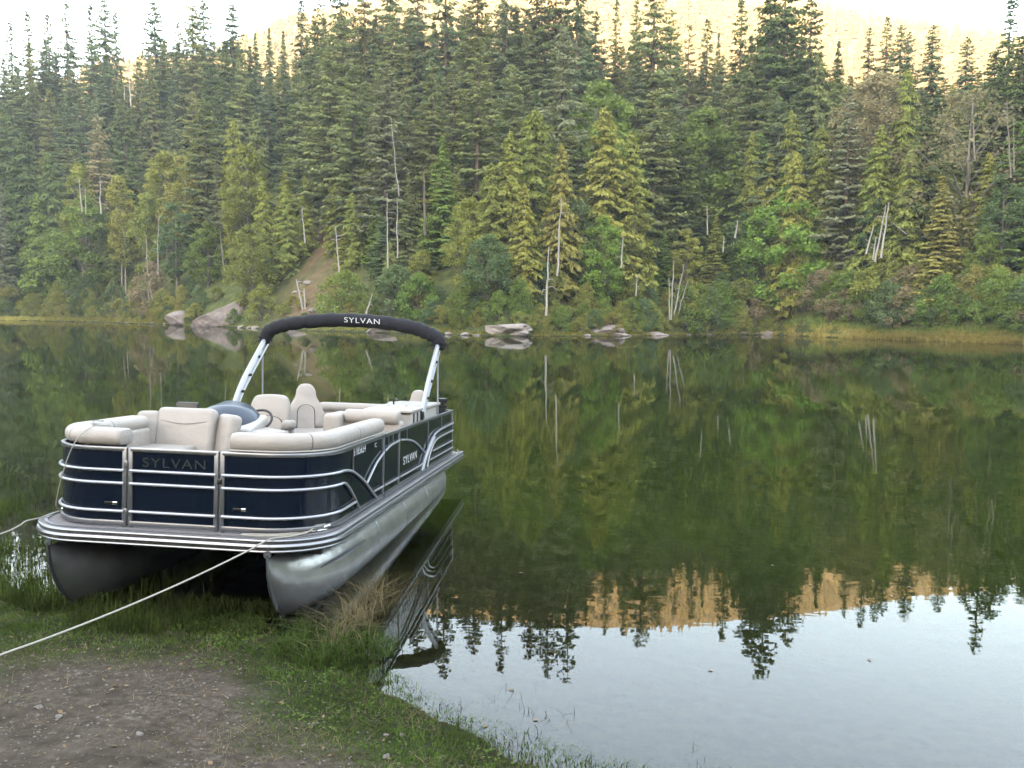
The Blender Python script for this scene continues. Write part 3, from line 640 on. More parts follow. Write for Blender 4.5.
for q in [
 (79, 177, 82, 212, 2.4, .13, 'left one of two short white snags above the large green tree at left'),
 (85, 187, 86, 214, 2.5, .09, 'shortest thin white snag between the two bright ones at left'),
 (100, 177, 101, 214, 2.4, .15, 'brightest white snag at left, right one of two'),
 (128, 66, 131, 106, 30, .16, 'bare forked pale trunk in the sky notch'), (124, 84, 124.5, 100, 30, .10, 'thin bare pole left of the forked trunk in the sky notch'),
 (146, 236, 149, 300, 2, .11, 'pale crooked trunk beside the open pine on the left shore'), (149, 282, 153, 304, .8, .08, 'short leaning white stem low on the left shore'),
 (158, 215, 158, 275, 3.5, .09, 'thin straight pale trunk right of the crooked one at left'),
 (220, 232, 225, 274, 3, .13, 'reddish bare trunk above the rock slab', None, 2, .02, M['palebark']),
 (302, 206, 305, 243, 12, .11, 'straight grey snag beside the orange talus'), (335, 226, 341, 290, 3, .14, 'tall white snag right of the talus'),
 (296, 279, 303, 310, .8, .17, 'left leaning white stump trunk at the foot of the talus'), (304, 288, 305, 309, .9, .15, 'right short white stump at the foot of the talus'),
 (387, 193, 388, 269, 4, .10, 'thin straight snag with twigs above the canopy, left one of two'), (397, 200, 397.5, 258, 4.5, .10, 'thin straight snag with twigs above the canopy, right one of two'),
 (391, 118, 399, 196, 8, .07, 'long slender leaning bare trunk high above the boat'), (424, 170, 425, 235, 9, .2, 'thick brown bare trunk left of the cone-shaped spruce', None, 2, .01, M['bark']),
 (373, 293, 366, 314, .8, .14, 'broken white log leaning behind the lettering on the canopy'),
 (549, 247, 546, 316, .9, .15, 'upright white snag above the small leafy tree at centre'), (561, 198, 557, 276, 1.8, .12, 'brown-white bare trunk in front of the slim golden cedar'),
 (623, 236, 621, 268, 1.0, .10, 'short pale trunk left of centre in the loose olive tree'), (637, 274, 636, 296, .9, .09, 'short pale stem low in the loose olive tree'),
 (674, 260, 671, 320, .7, .11, 'leftmost tall trunk of the spray of white snags'), (684, 264, 673, 321, .6, .12, 'bright leaning trunk in the middle of the spray of white snags'),
 (669, 278, 669.5, 320, .8, .09, 'thin left upright of the spray of white snags'), (688, 280, 676, 320, .5, .09, 'right leaning thin stem of the spray of white snags'),
 (738, 221, 735, 238, 1.6, .12, 'short leaning white snag in the bluish-green tree'), (724, 236, 723, 252, 1.5, .10, 'small upright white snag in the bluish-green tree'),
 (707, 205, 707.5, 235, 4, .10, 'grey bare stem left of the two short snags at right'),
 (889, 202, 881, 258, 1.2, .13, 'longest leaning white snag of the right cluster'), (886, 205, 875, 262, 1.1, .12, 'leaning white snag crossing the longest one at right'),
 (874, 225, 866, 254, 1.1, .11, 'short left snag of the right cluster'), (876, 236, 873, 260, 1.0, .12, 'stub at the base of the right cluster of snags'),
 (892, 222, 906, 234, 1.2, .06, 'thin dead branch sloping down right of the leaning snags'),
 (1007, 100, 1011, 178, 6, .09, 'tall bare trunk near the right edge', None, 3, .02, M['palebark']), (1014, 118, 1014, 172, 6.2, .07, 'thin bare trunk at the right edge beside a taller one', None, 3, .02, M['palebark']),
 (972, 95, 975, 160, 6.2, .10, 'pale limb line of the brownish tree at right', None, 4, .02, M['palebark']),
]: snag(*q)
# weathered, lichen-hung tree at the left edge
r_ = grow('lacy', 'pale', 0, 178, 1.5, .7, 'weathered grey tree hung with lichen cut by the left edge')

# ------------------------------------------------------------------ rocks on the far shore
def rock(px, s, d, seed, m, label, group=None, sink=.3, rot=(0, 0, 0), name='boulder'):
    rg = random.Random(seed); bm = bmesh.new(); bmesh.ops.create_icosphere(bm, subdivisions=4 if max(d) > .8 else 2, radius=1)
    off = [Vector((rg.gauss(0, 1), rg.gauss(0, 1), rg.gauss(0, 1))).normalized() for _ in range(11)]; cut = [rg.uniform(.55, .9) for _ in off]
    for v in bm.verts:
        c = v.co.copy()
        for a_, k_ in zip(off, cut):
            q = c.dot(a_)
            if q > k_: c -= a_*(q-k_)
        q = v.co*2.3+Vector((seed, seed*2, 0)); f_ = float(fbm(np.array([q.x+q.z]), np.array([q.y-q.z*.7]), seed, 4)[0]); v.co = c*(1+.30*(f_-.5))
    bmesh.ops.scale(bm, vec=d, verts=bm.verts)
    me = bpy.data.meshes.new(name); bm.to_mesh(me); bm.free(); me.materials.append(m)
    o = link(bpy.data.objects.new(name, me)); Y = ysh(px)+s; x = ray(px, 312).x*Y
    o.location = (x, Y, max(H1(x, Y), -.1)+d[2]*(1-sink*2)*.6); o.rotation_euler = rot; return tag(o, label, 'rock', group)
rock(222, 2.0, (4.6, 2.4, 2.5), 1, M['rock'], 'large pinkish rock slab sloping into the water at left', rot=(.2, -.55, .1))
rock(213, .3, (2.4, 1.6, 1.1), 21, M['rock'], 'dark wet foot of rock below the large slab', rot=(.1, -.3, .1))
rock(187, 1.6, (3.0, 1.6, 1.3), 2, M['rock'], 'lesser grey-pink boulder left of the large slab', rot=(.1, .1, .3))
rock(176, .2, (.9, .7, .5), 3, M['palerock'], 'small pale boulder at the waterline left of the slab')
rock(508, .9, (2.4, 1.4, .75), 4, M['palerock'], 'pale flat-topped rock at the waterline right of the boat')
rock(520, .2, (1.5, .9, .45), 5, M['palerock'], 'low pale ledge at the right foot of the flat-topped rock')
rock(606, .9, (1.9, 1.3, .85), 6, M['rock'], 'brownish rock under roots at the waterline, centre')
rock(615, .2, (1.7, .6, .28), 7, M['palerock'], 'flat pale ledge below the brownish rock')
rock(655, .4, (1.6, .7, .35), 8, M['rock'], 'low dark rock right of the flat ledge')
rock(765, .3, (1.0, .6, .4), 9, M['rock'], 'small rock left of the reed bed')
rock(385, .6, (2.4, 1.0, .7), 14, M['rock'], 'grey rock at the waterline under the boat canopy'); rock(298, .6, (1.9, 1.0, .6), 15, M['rock'], 'pale rock rubble mound below the white stumps')
for i in range(34):
    px = rf.choice([rf.uniform(236, 275), rf.uniform(236, 300), rf.uniform(440, 480), rf.uniform(120, 180), rf.uniform(580, 760)]); q = rf.uniform(.18, .5)
    rock(px, rf.uniform(-.2, .5), (q*1.4, q, q*.6), 100+i, rf.choice((M['palerock'], M['rock'])), 'loose stone in the scatter along the far waterline', 'stones along the far waterline', name='stone')
for i in range(7):
    px = rf.uniform(282, 328); s = rf.uniform(3, 14); q = rf.uniform(.3, .6)
    rock(px, s, (q*1.4, q, q*.6), 200+i, rf.choice((M['palerock'], M['rock'])), 'stone lying on the orange talus slope', 'talus stones', name='stone')

# ------------------------------------------------------------------ haze in the valley air
hm = bpy.data.materials.new('valley_haze'); hm.use_nodes = True; hn = hm.node_tree; hn.nodes.clear()
pv = node(hn, 'ShaderNodeVolumePrincipled'); pv.inputs['Color'].default_value = (.92, .96, 1, 1); pv.inputs['Density'].default_value = HAZE; pv.inputs['Anisotropy'].default_value = 0.1
ho = node(hn, 'ShaderNodeOutputMaterial'); hn.links.new(pv.outputs[0], ho.inputs['Volume'])
mb = MB(); mb.box((50, 0, 148), (3400, 2900, 312)); o = mb.build('haze', hm, None, smooth=False); tag(o, 'thin bluish haze filling the valley between lake and mountain', kind='stuff')

# ------------------------------------------------------------------ far forest on the mountainside
rg = np.random.default_rng(90); n_ = 5200; X = rg.uniform(-330, 560, n_); Y = rg.uniform(400, 588, n_); Z = mtn(X, Y); hh = rg.uniform(4, 10, n_)*(.5+fbm(X*.02, Y*.02, 91)); K = 7; lay = []
for (z0, z1, r0) in ((0, .55, .22), (.3, .8, .16), (.6, 1.0, .10)):
    a = np.arange(K)/K*6.283; rj = r0*(.75+.5*rg.random((n_, K))); ring = np.stack([X[:, None]+np.cos(a)*rj*hh[:, None], Y[:, None]+np.sin(a)*rj*hh[:, None], (Z+z0*hh)[:, None]+0*rj], 2)
    tip = np.stack([X, Y, Z+z1*hh], 1)[:, None]; lay.append(np.concatenate([ring, tip], 1))
V = np.concatenate(lay, 1); f_ = np.concatenate([np.array([[i, (i+1) % K, K] for i in range(K)])+j*(K+1) for j in range(3)]); F_ = (f_[None]+np.arange(n_)[:, None, None]*(3*(K+1))).reshape(-1, 3)
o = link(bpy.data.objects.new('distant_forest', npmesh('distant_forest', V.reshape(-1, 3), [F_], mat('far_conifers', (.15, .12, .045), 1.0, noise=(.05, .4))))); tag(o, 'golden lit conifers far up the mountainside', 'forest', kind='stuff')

# ------------------------------------------------------------------ grasses
def blades(name, X, Y, Hh, wid, lean, m, color, base=None, seed=0, bend=.5):
    rg = np.random.default_rng(seed); n = len(X); Z = height(X, Y) if base is None else base
    a = rg.random(n)*6.283; da = np.stack([np.cos(a), np.sin(a), np.zeros(n)], 1); l = (lean*Hh*np.abs(rg.normal(size=n)))[:, None]
    b = np.stack([X, Y, Z-.01], 1); sd_ = np.stack([-np.sin(a+rg.normal(size=n)), np.cos(a), np.zeros(n)], 1)*(wid[:, None]/2)
    mid = b+da*l*.35; mid[:, 2] += Hh*.55; tip = b+da*l*(1+bend*rg.random((n, 1))); tip[:, 2] += Hh*(1-.25*rg.random(n))
    V = np.stack([b-sd_, b+sd_, mid+sd_*.8, mid-sd_*.8, tip], 1).reshape(-1, 3); i = np.arange(n)*5
    me = npmesh(name, V, [np.stack([i, i+1, i+2, i+3], 1), np.stack([i+3, i+2, i+4], 1)], m)
    o = link(bpy.data.objects.new(name, me)); o.color = (*color, 1); return o
def scatter(n, x0, x1, y0, y1, fn, seed):
    rg = np.random.default_rng(seed); X = rg.uniform(x0, x1, n); Y = rg.uniform(y0, y1, n); k = rg.random(n) < fn(X, Y); return X[k], Y[k], rg
def turfd(x, y):
    dn = (yn(x)-y)*.85; return grassy(x, y)*(dn > -.25)*np.clip(1-(dn-2.6)*.5, .06, 1)*np.clip(.35+fbm(x*6, y*6, 77, 2), 0, 1)
X, Y, rg = scatter(330000, -6.5, 1.6, 2.4, 9.2, turfd, 1); dn = (yn(X)-Y)*.85
hh = (.022+.035*np.clip(1.2-dn, 0, 1)*fbm(X*2, Y*2, 66))*(.5+rg.random(len(X)))
tag(blades('grass', X, Y, hh, .0035+.003*rg.random(len(X)), .7, M['blade'], (.054, .086, .017), seed=2), 'short green grass along the water edge of the bank', 'grass', kind='stuff')
X, Y, rg = scatter(150000, -6.5, 1.6, 2.4, 9.0, lambda x, y: (.05+.5*np.clip(fbm(x*1.4, y*1.4, 89)*3-1.2, 0, 1)+.5*grassy(x, y)*(fbm(x*2.2, y*2.2, 88) > .5))*((yn(x)-y) > 0), 3)
tag(blades('straw', X, Y, .012+.03*rg.random(len(X)), .003+.002*rg.random(len(X)), 1.6, M['blade'], (.135, .112, .066), seed=4), 'withered tan grass stubble over the dirt bank', 'dry grass', kind='stuff')
# broad clover leaves near the water
X, Y, rg = scatter(9000, -2.2, 1.4, 3.2, 6.3, lambda x, y: ((yn(x)-y) > .05)*((yn(x)-y) < 1.1)*.5*(fbm(x*3, y*3, 99) > .5), 5)
Z = height(X, Y)+.015+.03*rg.random(len(X)); C = np.stack([X, Y, Z], 1); nr = unit(rg.normal(size=C.shape)*.35+np.array([0, 0, 1])); a_ = unit(np.cross(nr, rg.normal(size=C.shape)))
V, Q = quads(C, a_*.011, np.cross(nr, a_)*.009); o = link(bpy.data.objects.new('clover', npmesh('clover', V, [Q], M['blade']))); o.color = (.055, .098, .022, 1)
tag(o, 'small light green leaves among the grass at the water edge', 'clover', kind='stuff')
# flooded grass and weeds left of the boat
X, Y, rg = scatter(60000, -9.5, -2.6, 6.0, 13.5, lambda x, y: np.clip(1-(y-yn(x))/4.5, 0, 1)*((y-yn(x)) > -.3)*(fbm(x*1.3, y*1.3, 55) > .47)*(fbm(x*5, y*5, 56) > .42), 6)
tag(blades('marsh_grass', X, Y, np.maximum(.05+.16*rg.random(len(X)), -height(X, Y)+.03+.12*rg.random(len(X))), .004+.004*rg.random(len(X)), .35, M['blade'], (.055, .082, .018), seed=7), 'flooded marsh grass in the shallows left of the boat', 'marsh grass', kind='stuff')
# grass under and in front of the bow, ragged
X, Y, rg = scatter(36000, -4.2, -.9, 5.6, 7.6, lambda x, y: (np.abs(y-yn(x)-.15) < .45)*(fbm(x*4, y*4, 57) > .45), 8)
tag(blades('shore_grass', X, Y, .04+.09*rg.random(len(X)), .003+.003*rg.random(len(X)), .6, M['blade'], (.036, .046, .014), seed=9), 'ragged dark grass at the waterline below the bow', 'shore grass', kind='stuff')
# dry sedge tussock beside the pontoon
X = []; Y = []; rg = np.random.default_rng(10)
for cx, cy_, sx, sy, n_ in ((-1.40, 6.35, .16, .22, 1500), (-1.30, 6.9, .11, .34, 2300), (-1.16, 7.5, .08, .38, 1300), (-1.08, 8.1, .06, .3, 350), (-1.5, 6.0, .15, .15, 300)):
    X.append(rg.normal(cx, sx, n_)); Y.append(rg.normal(cy_, sy, n_))
X = np.concatenate(X); Y = np.concatenate(Y); k = (X > -1.95+.118*(Y-6.2)+.60); X = X[k]; Y = Y[k]
tag(blades('sedge', X, Y, .05+.25*rg.random(len(X))**1.4*np.exp(-((Y-6.9)/1.2)**2), .003+.007*rg.random(len(X)), .95, M['blade'], (.125, .104, .060), seed=11, bend=.9), 'tangled dry brown sedge beside the right pontoon', 'sedge', kind='stuff')
X, Y, rg = scatter(4500, -1.7, -.6, 5.5, 6.6, lambda x, y: (np.hypot(x+1.25, y-6.0) < .32+.2*fbm(x*5, y*5, 58)), 12)
tag(blades('green_tuft', X, Y, .05+.10*rg.random(len(X)), .004+.003*rg.random(len(X)), .7, M['blade'], (.050, .078, .020), seed=13), 'bright green grass tuft at the foot of the dry sedge', 'grass tuft', kind='stuff')
# thin dark weeds standing in the shallows along the bank, lower right
X, Y, rg = scatter(26000, -1.3, 2.6, 3.2, 6.6, lambda x, y: ((y-yn(x)) > -.12)*np.clip(1-(y-yn(x))/1.0, 0, 1)**2.2*(fbm(x*3.5, y*3.5, 59) > .5)*.38, 14)
tag(blades('water_weed', X, Y, .03+.07*rg.random(len(X))-np.minimum(height(X, Y), 0), .003+.004*rg.random(len(X)), .6, M['blade'], (.030, .036, .016), seed=15), 'thin dark weeds standing in the shallows along the bank', 'water weeds', kind='stuff')
# reed beds on the far shore
def reeds(name, p0, p1, n_, h0, h1, s0, s1, colr, label, seed):
    rg = np.random.default_rng(seed); px = rg.uniform(p0, p1, n_); s = rg.uniform(s0, s1, n_); xsx = []; ysy = []
    tab = np.array([[q, ysh(q)] for q in np.linspace(p0, p1, 40)]); Yv = np.interp(px, tab[:, 0], tab[:, 1])+s; Xv = (px-512)/F*Yv
    hv = (h0+(h1-h0)*rg.random(n_))*(.55+.8*fbm(Xv*.4, Yv*.4, seed)); o = blades(name, Xv, Yv, hv, .05+.05*rg.random(n_), .25, M['blade'], colr, np.maximum(height(Xv, Yv), -.05), seed)
    return tag(o, label, 'reeds', kind='stuff')
reeds('reeds', 772, 1060, 13000, .3, .85, -.8, 1.0, (.24, .22, .06), 'golden green reed bed along the right far shore', 61)
reeds('reeds', 772, 1060, 6000, .3, .8, .6, 1.6, (.15, .19, .05), 'greener reeds behind the golden reed bed on the right far shore', 62)
reeds('reeds', -60, 190, 9000, .4, 1.0, -.5, 1.0, (.25, .23, .06), 'yellow sedge fringe along the left far shore', 63)
reeds('reeds', 190, 770, 7000, .15, .5, -.05, 1.0, (.19, .185, .05), 'patchy yellow sedge fringe along the middle far shore', 64)
# pebbles, wood chips and fallen leaves on the dirt
rg = np.random.default_rng(20); n_ = 5200; X = rg.uniform(-4.5, 1.2, n_); Y = rg.uniform(2.7, 6.0, n_)
k = ((yn(X)-Y) > .1)*(rg.random(n_) < (1-grassy(X, Y)*.8)); X = X[k]; Y = Y[k]; n_ = len(X); base_ = np.array([[1, 0, 0], [-1, 0, 0], [0, 1, 0], [0, -1, 0], [0, 0, 1], [0, 0, -1]], float)
S = (.0025+.006*rg.random((n_, 1, 1))**2.5)*np.stack([1+rg.random((n_, 6)), 1+rg.random((n_, 6)), .5+.5*rg.random((n_, 6))], 2)
V = base_[None]*S+np.stack([X, Y, height(X, Y)+.001], 1)[:, None]; f8 = np.array([[0, 2, 4], [2, 1, 4], [1, 3, 4], [3, 0, 4], [2, 0, 5], [1, 2, 5], [3, 1, 5], [0, 3, 5]])
tag(link(bpy.data.objects.new('gravel', npmesh('gravel', V.reshape(-1, 3), [(f8[None]+np.arange(n_)[:, None, None]*6).reshape(-1, 3)], M['pebble'], True))), 'fine gravel scattered over the trodden dirt', 'gravel', kind='stuff')
n_ = 420; X = rg.uniform(-4.5, 1.2, n_); Y = rg.uniform(2.7, 6.0, n_); k = (yn(X)-Y) > .2; X = X[k]; Y = Y[k]
C = np.stack([X, Y, height(X, Y)+.008], 1); nr = unit(rg.normal(size=C.shape)*.35+np.array([0, 0, 1])); a_ = unit(np.cross(nr, rg.normal(size=C.shape))); sz = .008+.014*rg.random((len(X), 1))
V, Q = quads(C, a_*sz, np.cross(nr, a_)*sz*.6); tag(link(bpy.data.objects.new('fallen_leaves', npmesh('fallen_leaves', V, [Q], M['deadleaf']))), 'withered fallen leaves lying on the bank', 'leaves', kind='stuff')

# ------------------------------------------------------------------ the pontoon boat
# local axes: x across (towards the photo's right), y from bow to stern, z up from the deck top
boat = empty('pontoon_boat'); boat.matrix_world = Matrix.Translation((-2.672, 6.395, .7023)) @ Matrix.Rotation(-.1185, 4, 'Z') @ Matrix.Rotation(-.04659, 4, 'X') @ Matrix.Rotation(.0145, 4, 'Y')
tag(boat, 'navy and silver pontoon boat with cream seats and folded canopy, drawn up on the bank', 'pontoon boat')
DW, DL, FWd, FU, RC = 1.267, 6.0, 1.19, .167, .5
def corner_path(hw, u0, rc, u_end, v_start, side=1, n=12):
    """from (v_start,u0) along the front, round the corner, back to u_end"""
    p = [(side*v_start, u0)]
    for i in range(n+1):
        a = R(90*i/n); p.append((side*(hw-rc+rc*math.sin(a)), u0+rc-rc*math.cos(a)))
    p.append((side*hw, u_end)); return p
def off_path(p, hw_off): return p
# deck
outl = corner_path(DW, 0, .52, DL, 0, 1)[1:]; outl = outl + [(-x, y) for x, y in outl[::-1]]
mb = MB(); k = len(outl)
top = [(x, y, 0) for x, y in outl]; bot = [(x*.985, y+.01, -.10) for x, y in outl]
mb.faces(top+bot, [list(range(k)), list(range(2*k-1, k-1, -1))]+[[i, (i+1) % k, k+(i+1) % k, k+i] for i in range(k)])
deck = mb.build('deck', M['deck'], boat)
for z_, r_w in ((-.010, .013), (-.052, .024), (-.092, .011)):
    mb = MB(); mb.tube([(x, y, z_) for x, y in outl], r_w, 8, closed=True); mb.build('rub_rail', M['alu'], deck)
mb = MB()
ins = corner_path(DW-.045, .045, .48, DL-.02, 0, 1)[1:]; ins = ins+[(-x, y) for x, y in ins[::-1]]
mb.sweep([(x, y, .004) for x, y in ins], [(-.012, -.004), (.012, -.004), (.012, .005), (-.012, .005)], closed=True); mb.build('edge_trim', M['alu'], deck)
mb = MB()
for i in range(12): mb.box((0, .35+i*.49, -.135), (2.3, .05, .068))
mb.box((.62, 3, -.132), (.05, 5.6, .06)); mb.box((-.62, 3, -.132), (.05, 5.6, .06)); mb.build('cross_members', M['under'], deck)
# pontoons
def pontoon(v, sd):
    mb = MB(); r = .30; zc = -.12-r-.02; rings = []; K = 22
    st = [(0.0, .02, .0), (.02, .10, .0), (.07, .22, 0), (.16, .40, 0), (.30, .60, 0), (.50, .80, 0), (.75, .94, 0), (1.0, 1.0, 0), (1.05, 1., 0)]
    st += [(y, 1., 0) for y in (2.1, 2.13, 3.2, 3.23, 4.3, 4.33, 5.2)] + [(5.55, .92, 0), (5.85, .72, 0), (6.02, .40, 0)]
    for (y, q, _) in st:
        ring = []
        for i in range(K):
            a = 2*math.pi*i/K
            if y < 1:      # bow: keel sweeps up to the tip, sides pinch together
                t = min(1, y/1.0); wq = math.sin(t*math.pi/2)**1.15; hq = .5+.5*1
                depth = 2*r*(math.sin(min(1, (t*1.9+.02))*math.pi/2)**.62); x = r*wq*math.sin(a)*abs(math.sin(a))**(1.1*(1-t)*(1 if math.cos(a) < 0 else .3))*(1 if y else .1); zt = zc+r; zz = zt-depth*(1-math.cos(a))/2
                ring.append((v+x+(.006*math.sin(a)), y, zz))
            else: ring.append((v+r*q*math.sin(a), y, zc+r*q*math.cos(a)+(r*(1-q)*.6)))
        rings.append([mb.bm.verts.new(p) for p in ring])
    for a, b in zip(rings[:-1], rings[1:]):
        for i in range(K): mb.bm.faces.new((a[i], a[(i+1) % K], b[(i+1) % K], b[i]))
    mb.bm.faces.new(rings[0]); mb.bm.faces.new(rings[-1])
    o = mb.build('pontoon', M['tube'], boat, angle=60)
    kp = [(v, -.015, zc+r+.035), (v, -.012, zc+r)]+[(v, y-.012, zc+r-2*r*(math.sin(min(1, (y*1.9+.02))*math.pi/2)**.62)-.004) for y in (.02, .06, .12, .2, .3, .4, .5)]+[(v, .9, zc-r-.008)]
    mb = MB(); mb.sweep(kp, rr(.016, .035, .006, 2), upv=(0, -.7, .7)); mb.build('nose_keel', M['alu'], o)
    mb = MB(); mb.lathe((v, -.012, zc+r+.03), [(.028, -.010), (.028, .010)], 14, 'y'); mb.build('tow_eye', M['alu'], o)
    for y in (2.115, 3.215, 4.315):
        mb = MB(); mb.lathe((v, y, zc), [(r+.001, -.012), (r+.004, 0), (r+.001, .012)], 28, 'y'); mb.build('weld_seam', M['tube'], o)
    mb = MB()      # bracket rail under the deck
    for e in (-1, 1): mb.sweep([(v+e*.17, .55, -.135), (v+e*.17, 5.6, -.135)], [(-.012, -.09), (.012, -.09), (.012, .03), (-.012, .03)])
    mb.build('bracket', M['alu'], o)
    mb = MB(); mb.sweep([(v+sd*.268, .42, zc+.14), (v+sd*.298, .75, zc+.135), (v+sd*.315, 1.05, zc+.13), (v+sd*.315, 1.5, zc+.128)], [(-.003, -.02), (.02, -.006), (.02, .006), (-.003, .02)], scale=[.3, 1, 1, .5]); mb.build('spray_strip', M['alu'], o)
    return o
pontoon(-.93, -1); pontoon(.85, 1)
# fence
T_TOP, T_BOT = .617, .032
def fence(path, name, label=None, z0=.05, z1=.60, posts=(0, -1)):
    """navy sheet between a top and a bottom rail"""
    mb = MB(); mb.sweep([(x, y, (z0+z1)/2) for x, y in path], [(-.004, -(z1-z0)/2), (.004, -(z1-z0)/2), (.004, (z1-z0)/2), (-.004, (z1-z0)/2)]); p = mb.build(name, M['navy'], boat)
    if label: p['label'] = label
    mb = MB(); mb.sweep([(x, y, T_TOP) for x, y in path], rr(.038, .036, .008, 2)); mb.build('top_rail', M['alu'], p)
    mb = MB(); mb.sweep([(x, y, T_BOT) for x, y in path], rr(.038, .040, .006, 2)); mb.build('bottom_rail', M['alu'], p)
    for i in posts:
        mb = MB(); mb.box((path[i][0], path[i][1], .318), (.036, .036, .63), .005); mb.build('post', M['alu'], p)
    return p
def trim(pts, parent, r=.011, k=6, n=5):
    mb = MB(); mb.tube(smooth_path(pts, n), r, k); return mb.build('trim_rail', M['white'], parent)
GW = .385
gate = fence([(-GW+.03, FU), (GW-.03, FU)], 'bow_gate'); 
pR = corner_path(FWd, FU, RC, .942, GW+.02, 1); frR = fence(pR, 'fence_panel', posts=(0,))
pL = corner_path(FWd-.02, FU, RC, .96, GW+.02, -1); frL = fence(pL, 'fence_panel', posts=(0,))
sd1 = fence([(FWd, .95), (FWd, 1.93)], 'fence_panel', posts=(-1,)); door = fence([(FWd+.004, 1.965), (FWd+.004, 2.50)], 'side_gate', posts=())
sd2 = fence([(FWd, 2.533), (FWd, 5.50)], 'fence_panel'); sl1 = fence([(-FWd+.02, .98), (-FWd+.02, 5.5)], 'fence_panel')
stn = fence([(-FWd+.06, 5.52), (-.1, 5.52)], 'fence_panel', posts=(1,)); stn2 = fence([(.55, 5.52), (FWd-.04, 5.52)], 'fence_panel', posts=(0,))
eo = .022
def front_trim(path, h_, par, hw, side, tail=()):
    p = corner_path(hw+eo, FU-eo, RC+eo, .68, GW+.02, side); pts = [(x, y, h_) for x, y in p]
    mb = MB(); q = pts[:-4]+list(smooth_path(pts[-4:-1]+[(side*(hw+eo), u, w_) for u, w_ in tail], 5)) if tail else pts
    if not tail: q = pts[:-1]+[(side*(hw+eo), .955, h_)]
    mb.tube(q, .012, 6); mb.build('trim_rail', M['white'], par)
for h_, tl in ((.452, [(.80, .436), (.96, .396), (1.263, .275), (1.50, .150), (1.69, .05)]), (.350, [(.74, .330), (.87, .258), (1.035, .135), (1.128, .05)]), (.128, [(.85, .130), (1.02, .132)])): front_trim(pR, h_, frR, FWd, 1, tl)
for h_ in (.452, .350, .128):
    front_trim(pL, h_, frL, FWd-.02, -1)
    mb = MB(); mb.tube([(-GW+.03, FU-eo, h_), (GW-.03, FU-eo, h_)], .012, 6); mb.build('trim_rail', M['white'], gate)
    mb = MB(); mb.tube([(-FWd+.02-eo, .96, h_), (-FWd+.02-eo, 5.5, h_)], .012, 6); mb.build('trim_rail', M['white'], sl1)
VX = FWd+eo
trim([(VX, 1.345, .245), (VX, 1.638, .385), (VX, 1.912, .462)], sd1); trim([(VX, 1.955, .468), (VX, 2.168, .503), (VX, 2.50, .515)], door)
trim([(VX, 2.545, .516), (VX, 2.876, .484), (VX, 3.258, .410), (VX, 3.737, .239)], sd2)
trim([(VX, 1.58, .132), (VX, 1.91, .130)], sd1); trim([(VX, 1.96, .129), (VX, 2.50, .127)], door); trim([(VX, 2.55, .125), (VX, 3.62, .123)], sd2)
trim([(VX+.004, 3.548, .05), (VX+.004, 3.741, .202), (VX+.004, 4.166, .387), (VX+.004, 4.46, .434), (VX, 4.841, .447), (VX, 5.49, .453)], sd2, .014)
trim([(VX, 3.66, .05), (VX, 3.84, .19), (VX, 4.12, .315), (VX, 4.3, .375)], sd2, .010)
trim([(VX, 3.867, .052), (VX, 3.985, .190), (VX, 4.235, .305), (VX, 4.594, .347), (VX, 5.49, .352)], sd2, .013)
trim([(VX, 4.16, .215), (VX, 4.8, .213), (VX, 5.49, .212)], sd2); trim([(VX, 4.02, .122), (VX, 4.8, .118), (VX, 5.49, .116)], sd2)
for (u, a, b, par) in ((.95, .40, .60, sd1), (2.10, .50, .60, door), (2.27, .507, .60, door), (2.86, .49, .60, sd2), (3.92, .26, .60, sd2), (4.72, .46, .60, sd2)):
    mb = MB(); mb.box((VX-.010, u, (a+b)/2), (.010, .016, b-a), .003); mb.build('stanchion', M['alu'], par)
# small bright badges
for v_ in (-.52, .545):
    mb = MB(); mb.box((v_+.035, FU-.009, .186), (.040, .012, .026), .005); mb.build('docking_light', M['chrome'], frL if v_ < 0 else frR)
    mb = MB(); mb.box((v_-.022, FU-.007, .186), (.065, .006, .022), .003); mb.build('light_bracket', M['black'], frL if v_ < 0 else frR)
mb = MB(); mb.lathe((VX-.008, 1.00, .165), [(.022, -.010), (.012, .010)], 10, 'y'); mb.build('fuel_cap', M['chrome'], sd1)
# hinges and latch on the bow gate
for z_ in (.12, .50):
    mb = MB(); mb.box((-GW-.004, FU-.022, z_), (.03, .012, .06), .004); mb.build('hinge', M['alu'], gate)
mb = MB(); mb.box((GW+.0, FU-.024, .40), (.035, .014, .04), .004); mb.build('latch', M['black'], gate)
# lettering
def text(s, name, size, origin, ax, ay, m, parent, sx=1.0, space=1.15, ext=.0015, fit=None):
    cu = bpy.data.curves.new(name, 'FONT'); cu.body = s; cu.size = size; cu.extrude = ext; cu.space_character = space; cu.align_x = 'CENTER'; cu.align_y = 'CENTER'
    t = bpy.data.objects.new(name, cu); col.objects.link(t); bpy.context.view_layer.update()
    me = bpy.data.meshes.new_from_object(t.evaluated_get(bpy.context.evaluated_depsgraph_get())); bpy.data.objects.remove(t)
    ax, ay = Vector(ax).normalized(), Vector(ay).normalized(); az = ax.cross(ay); w_ = max(v.co.x for v in me.vertices)-min(v.co.x for v in me.vertices)
    k_ = (fit/w_) if fit else sx
    for v in me.vertices: v.co = Vector(origin)+ax*v.co.x*k_+ay*v.co.y+az*v.co.z
    me.materials.clear(); me.materials.append(m); me.name = name; o = link(bpy.data.objects.new(name, me)); o.parent = parent; return o
text('SYLVAN', 'lettering', .105, (.005, FU-.0075, .517), (1, 0, 0), (0, 0, 1), M['letterd'], gate, fit=.52)
text('SYLVAN', 'lettering', .125, (FWd+.0075, 3.06, .262), (0, 1, 0), (0, 0, 1), M['letter'], sd2, fit=.62)
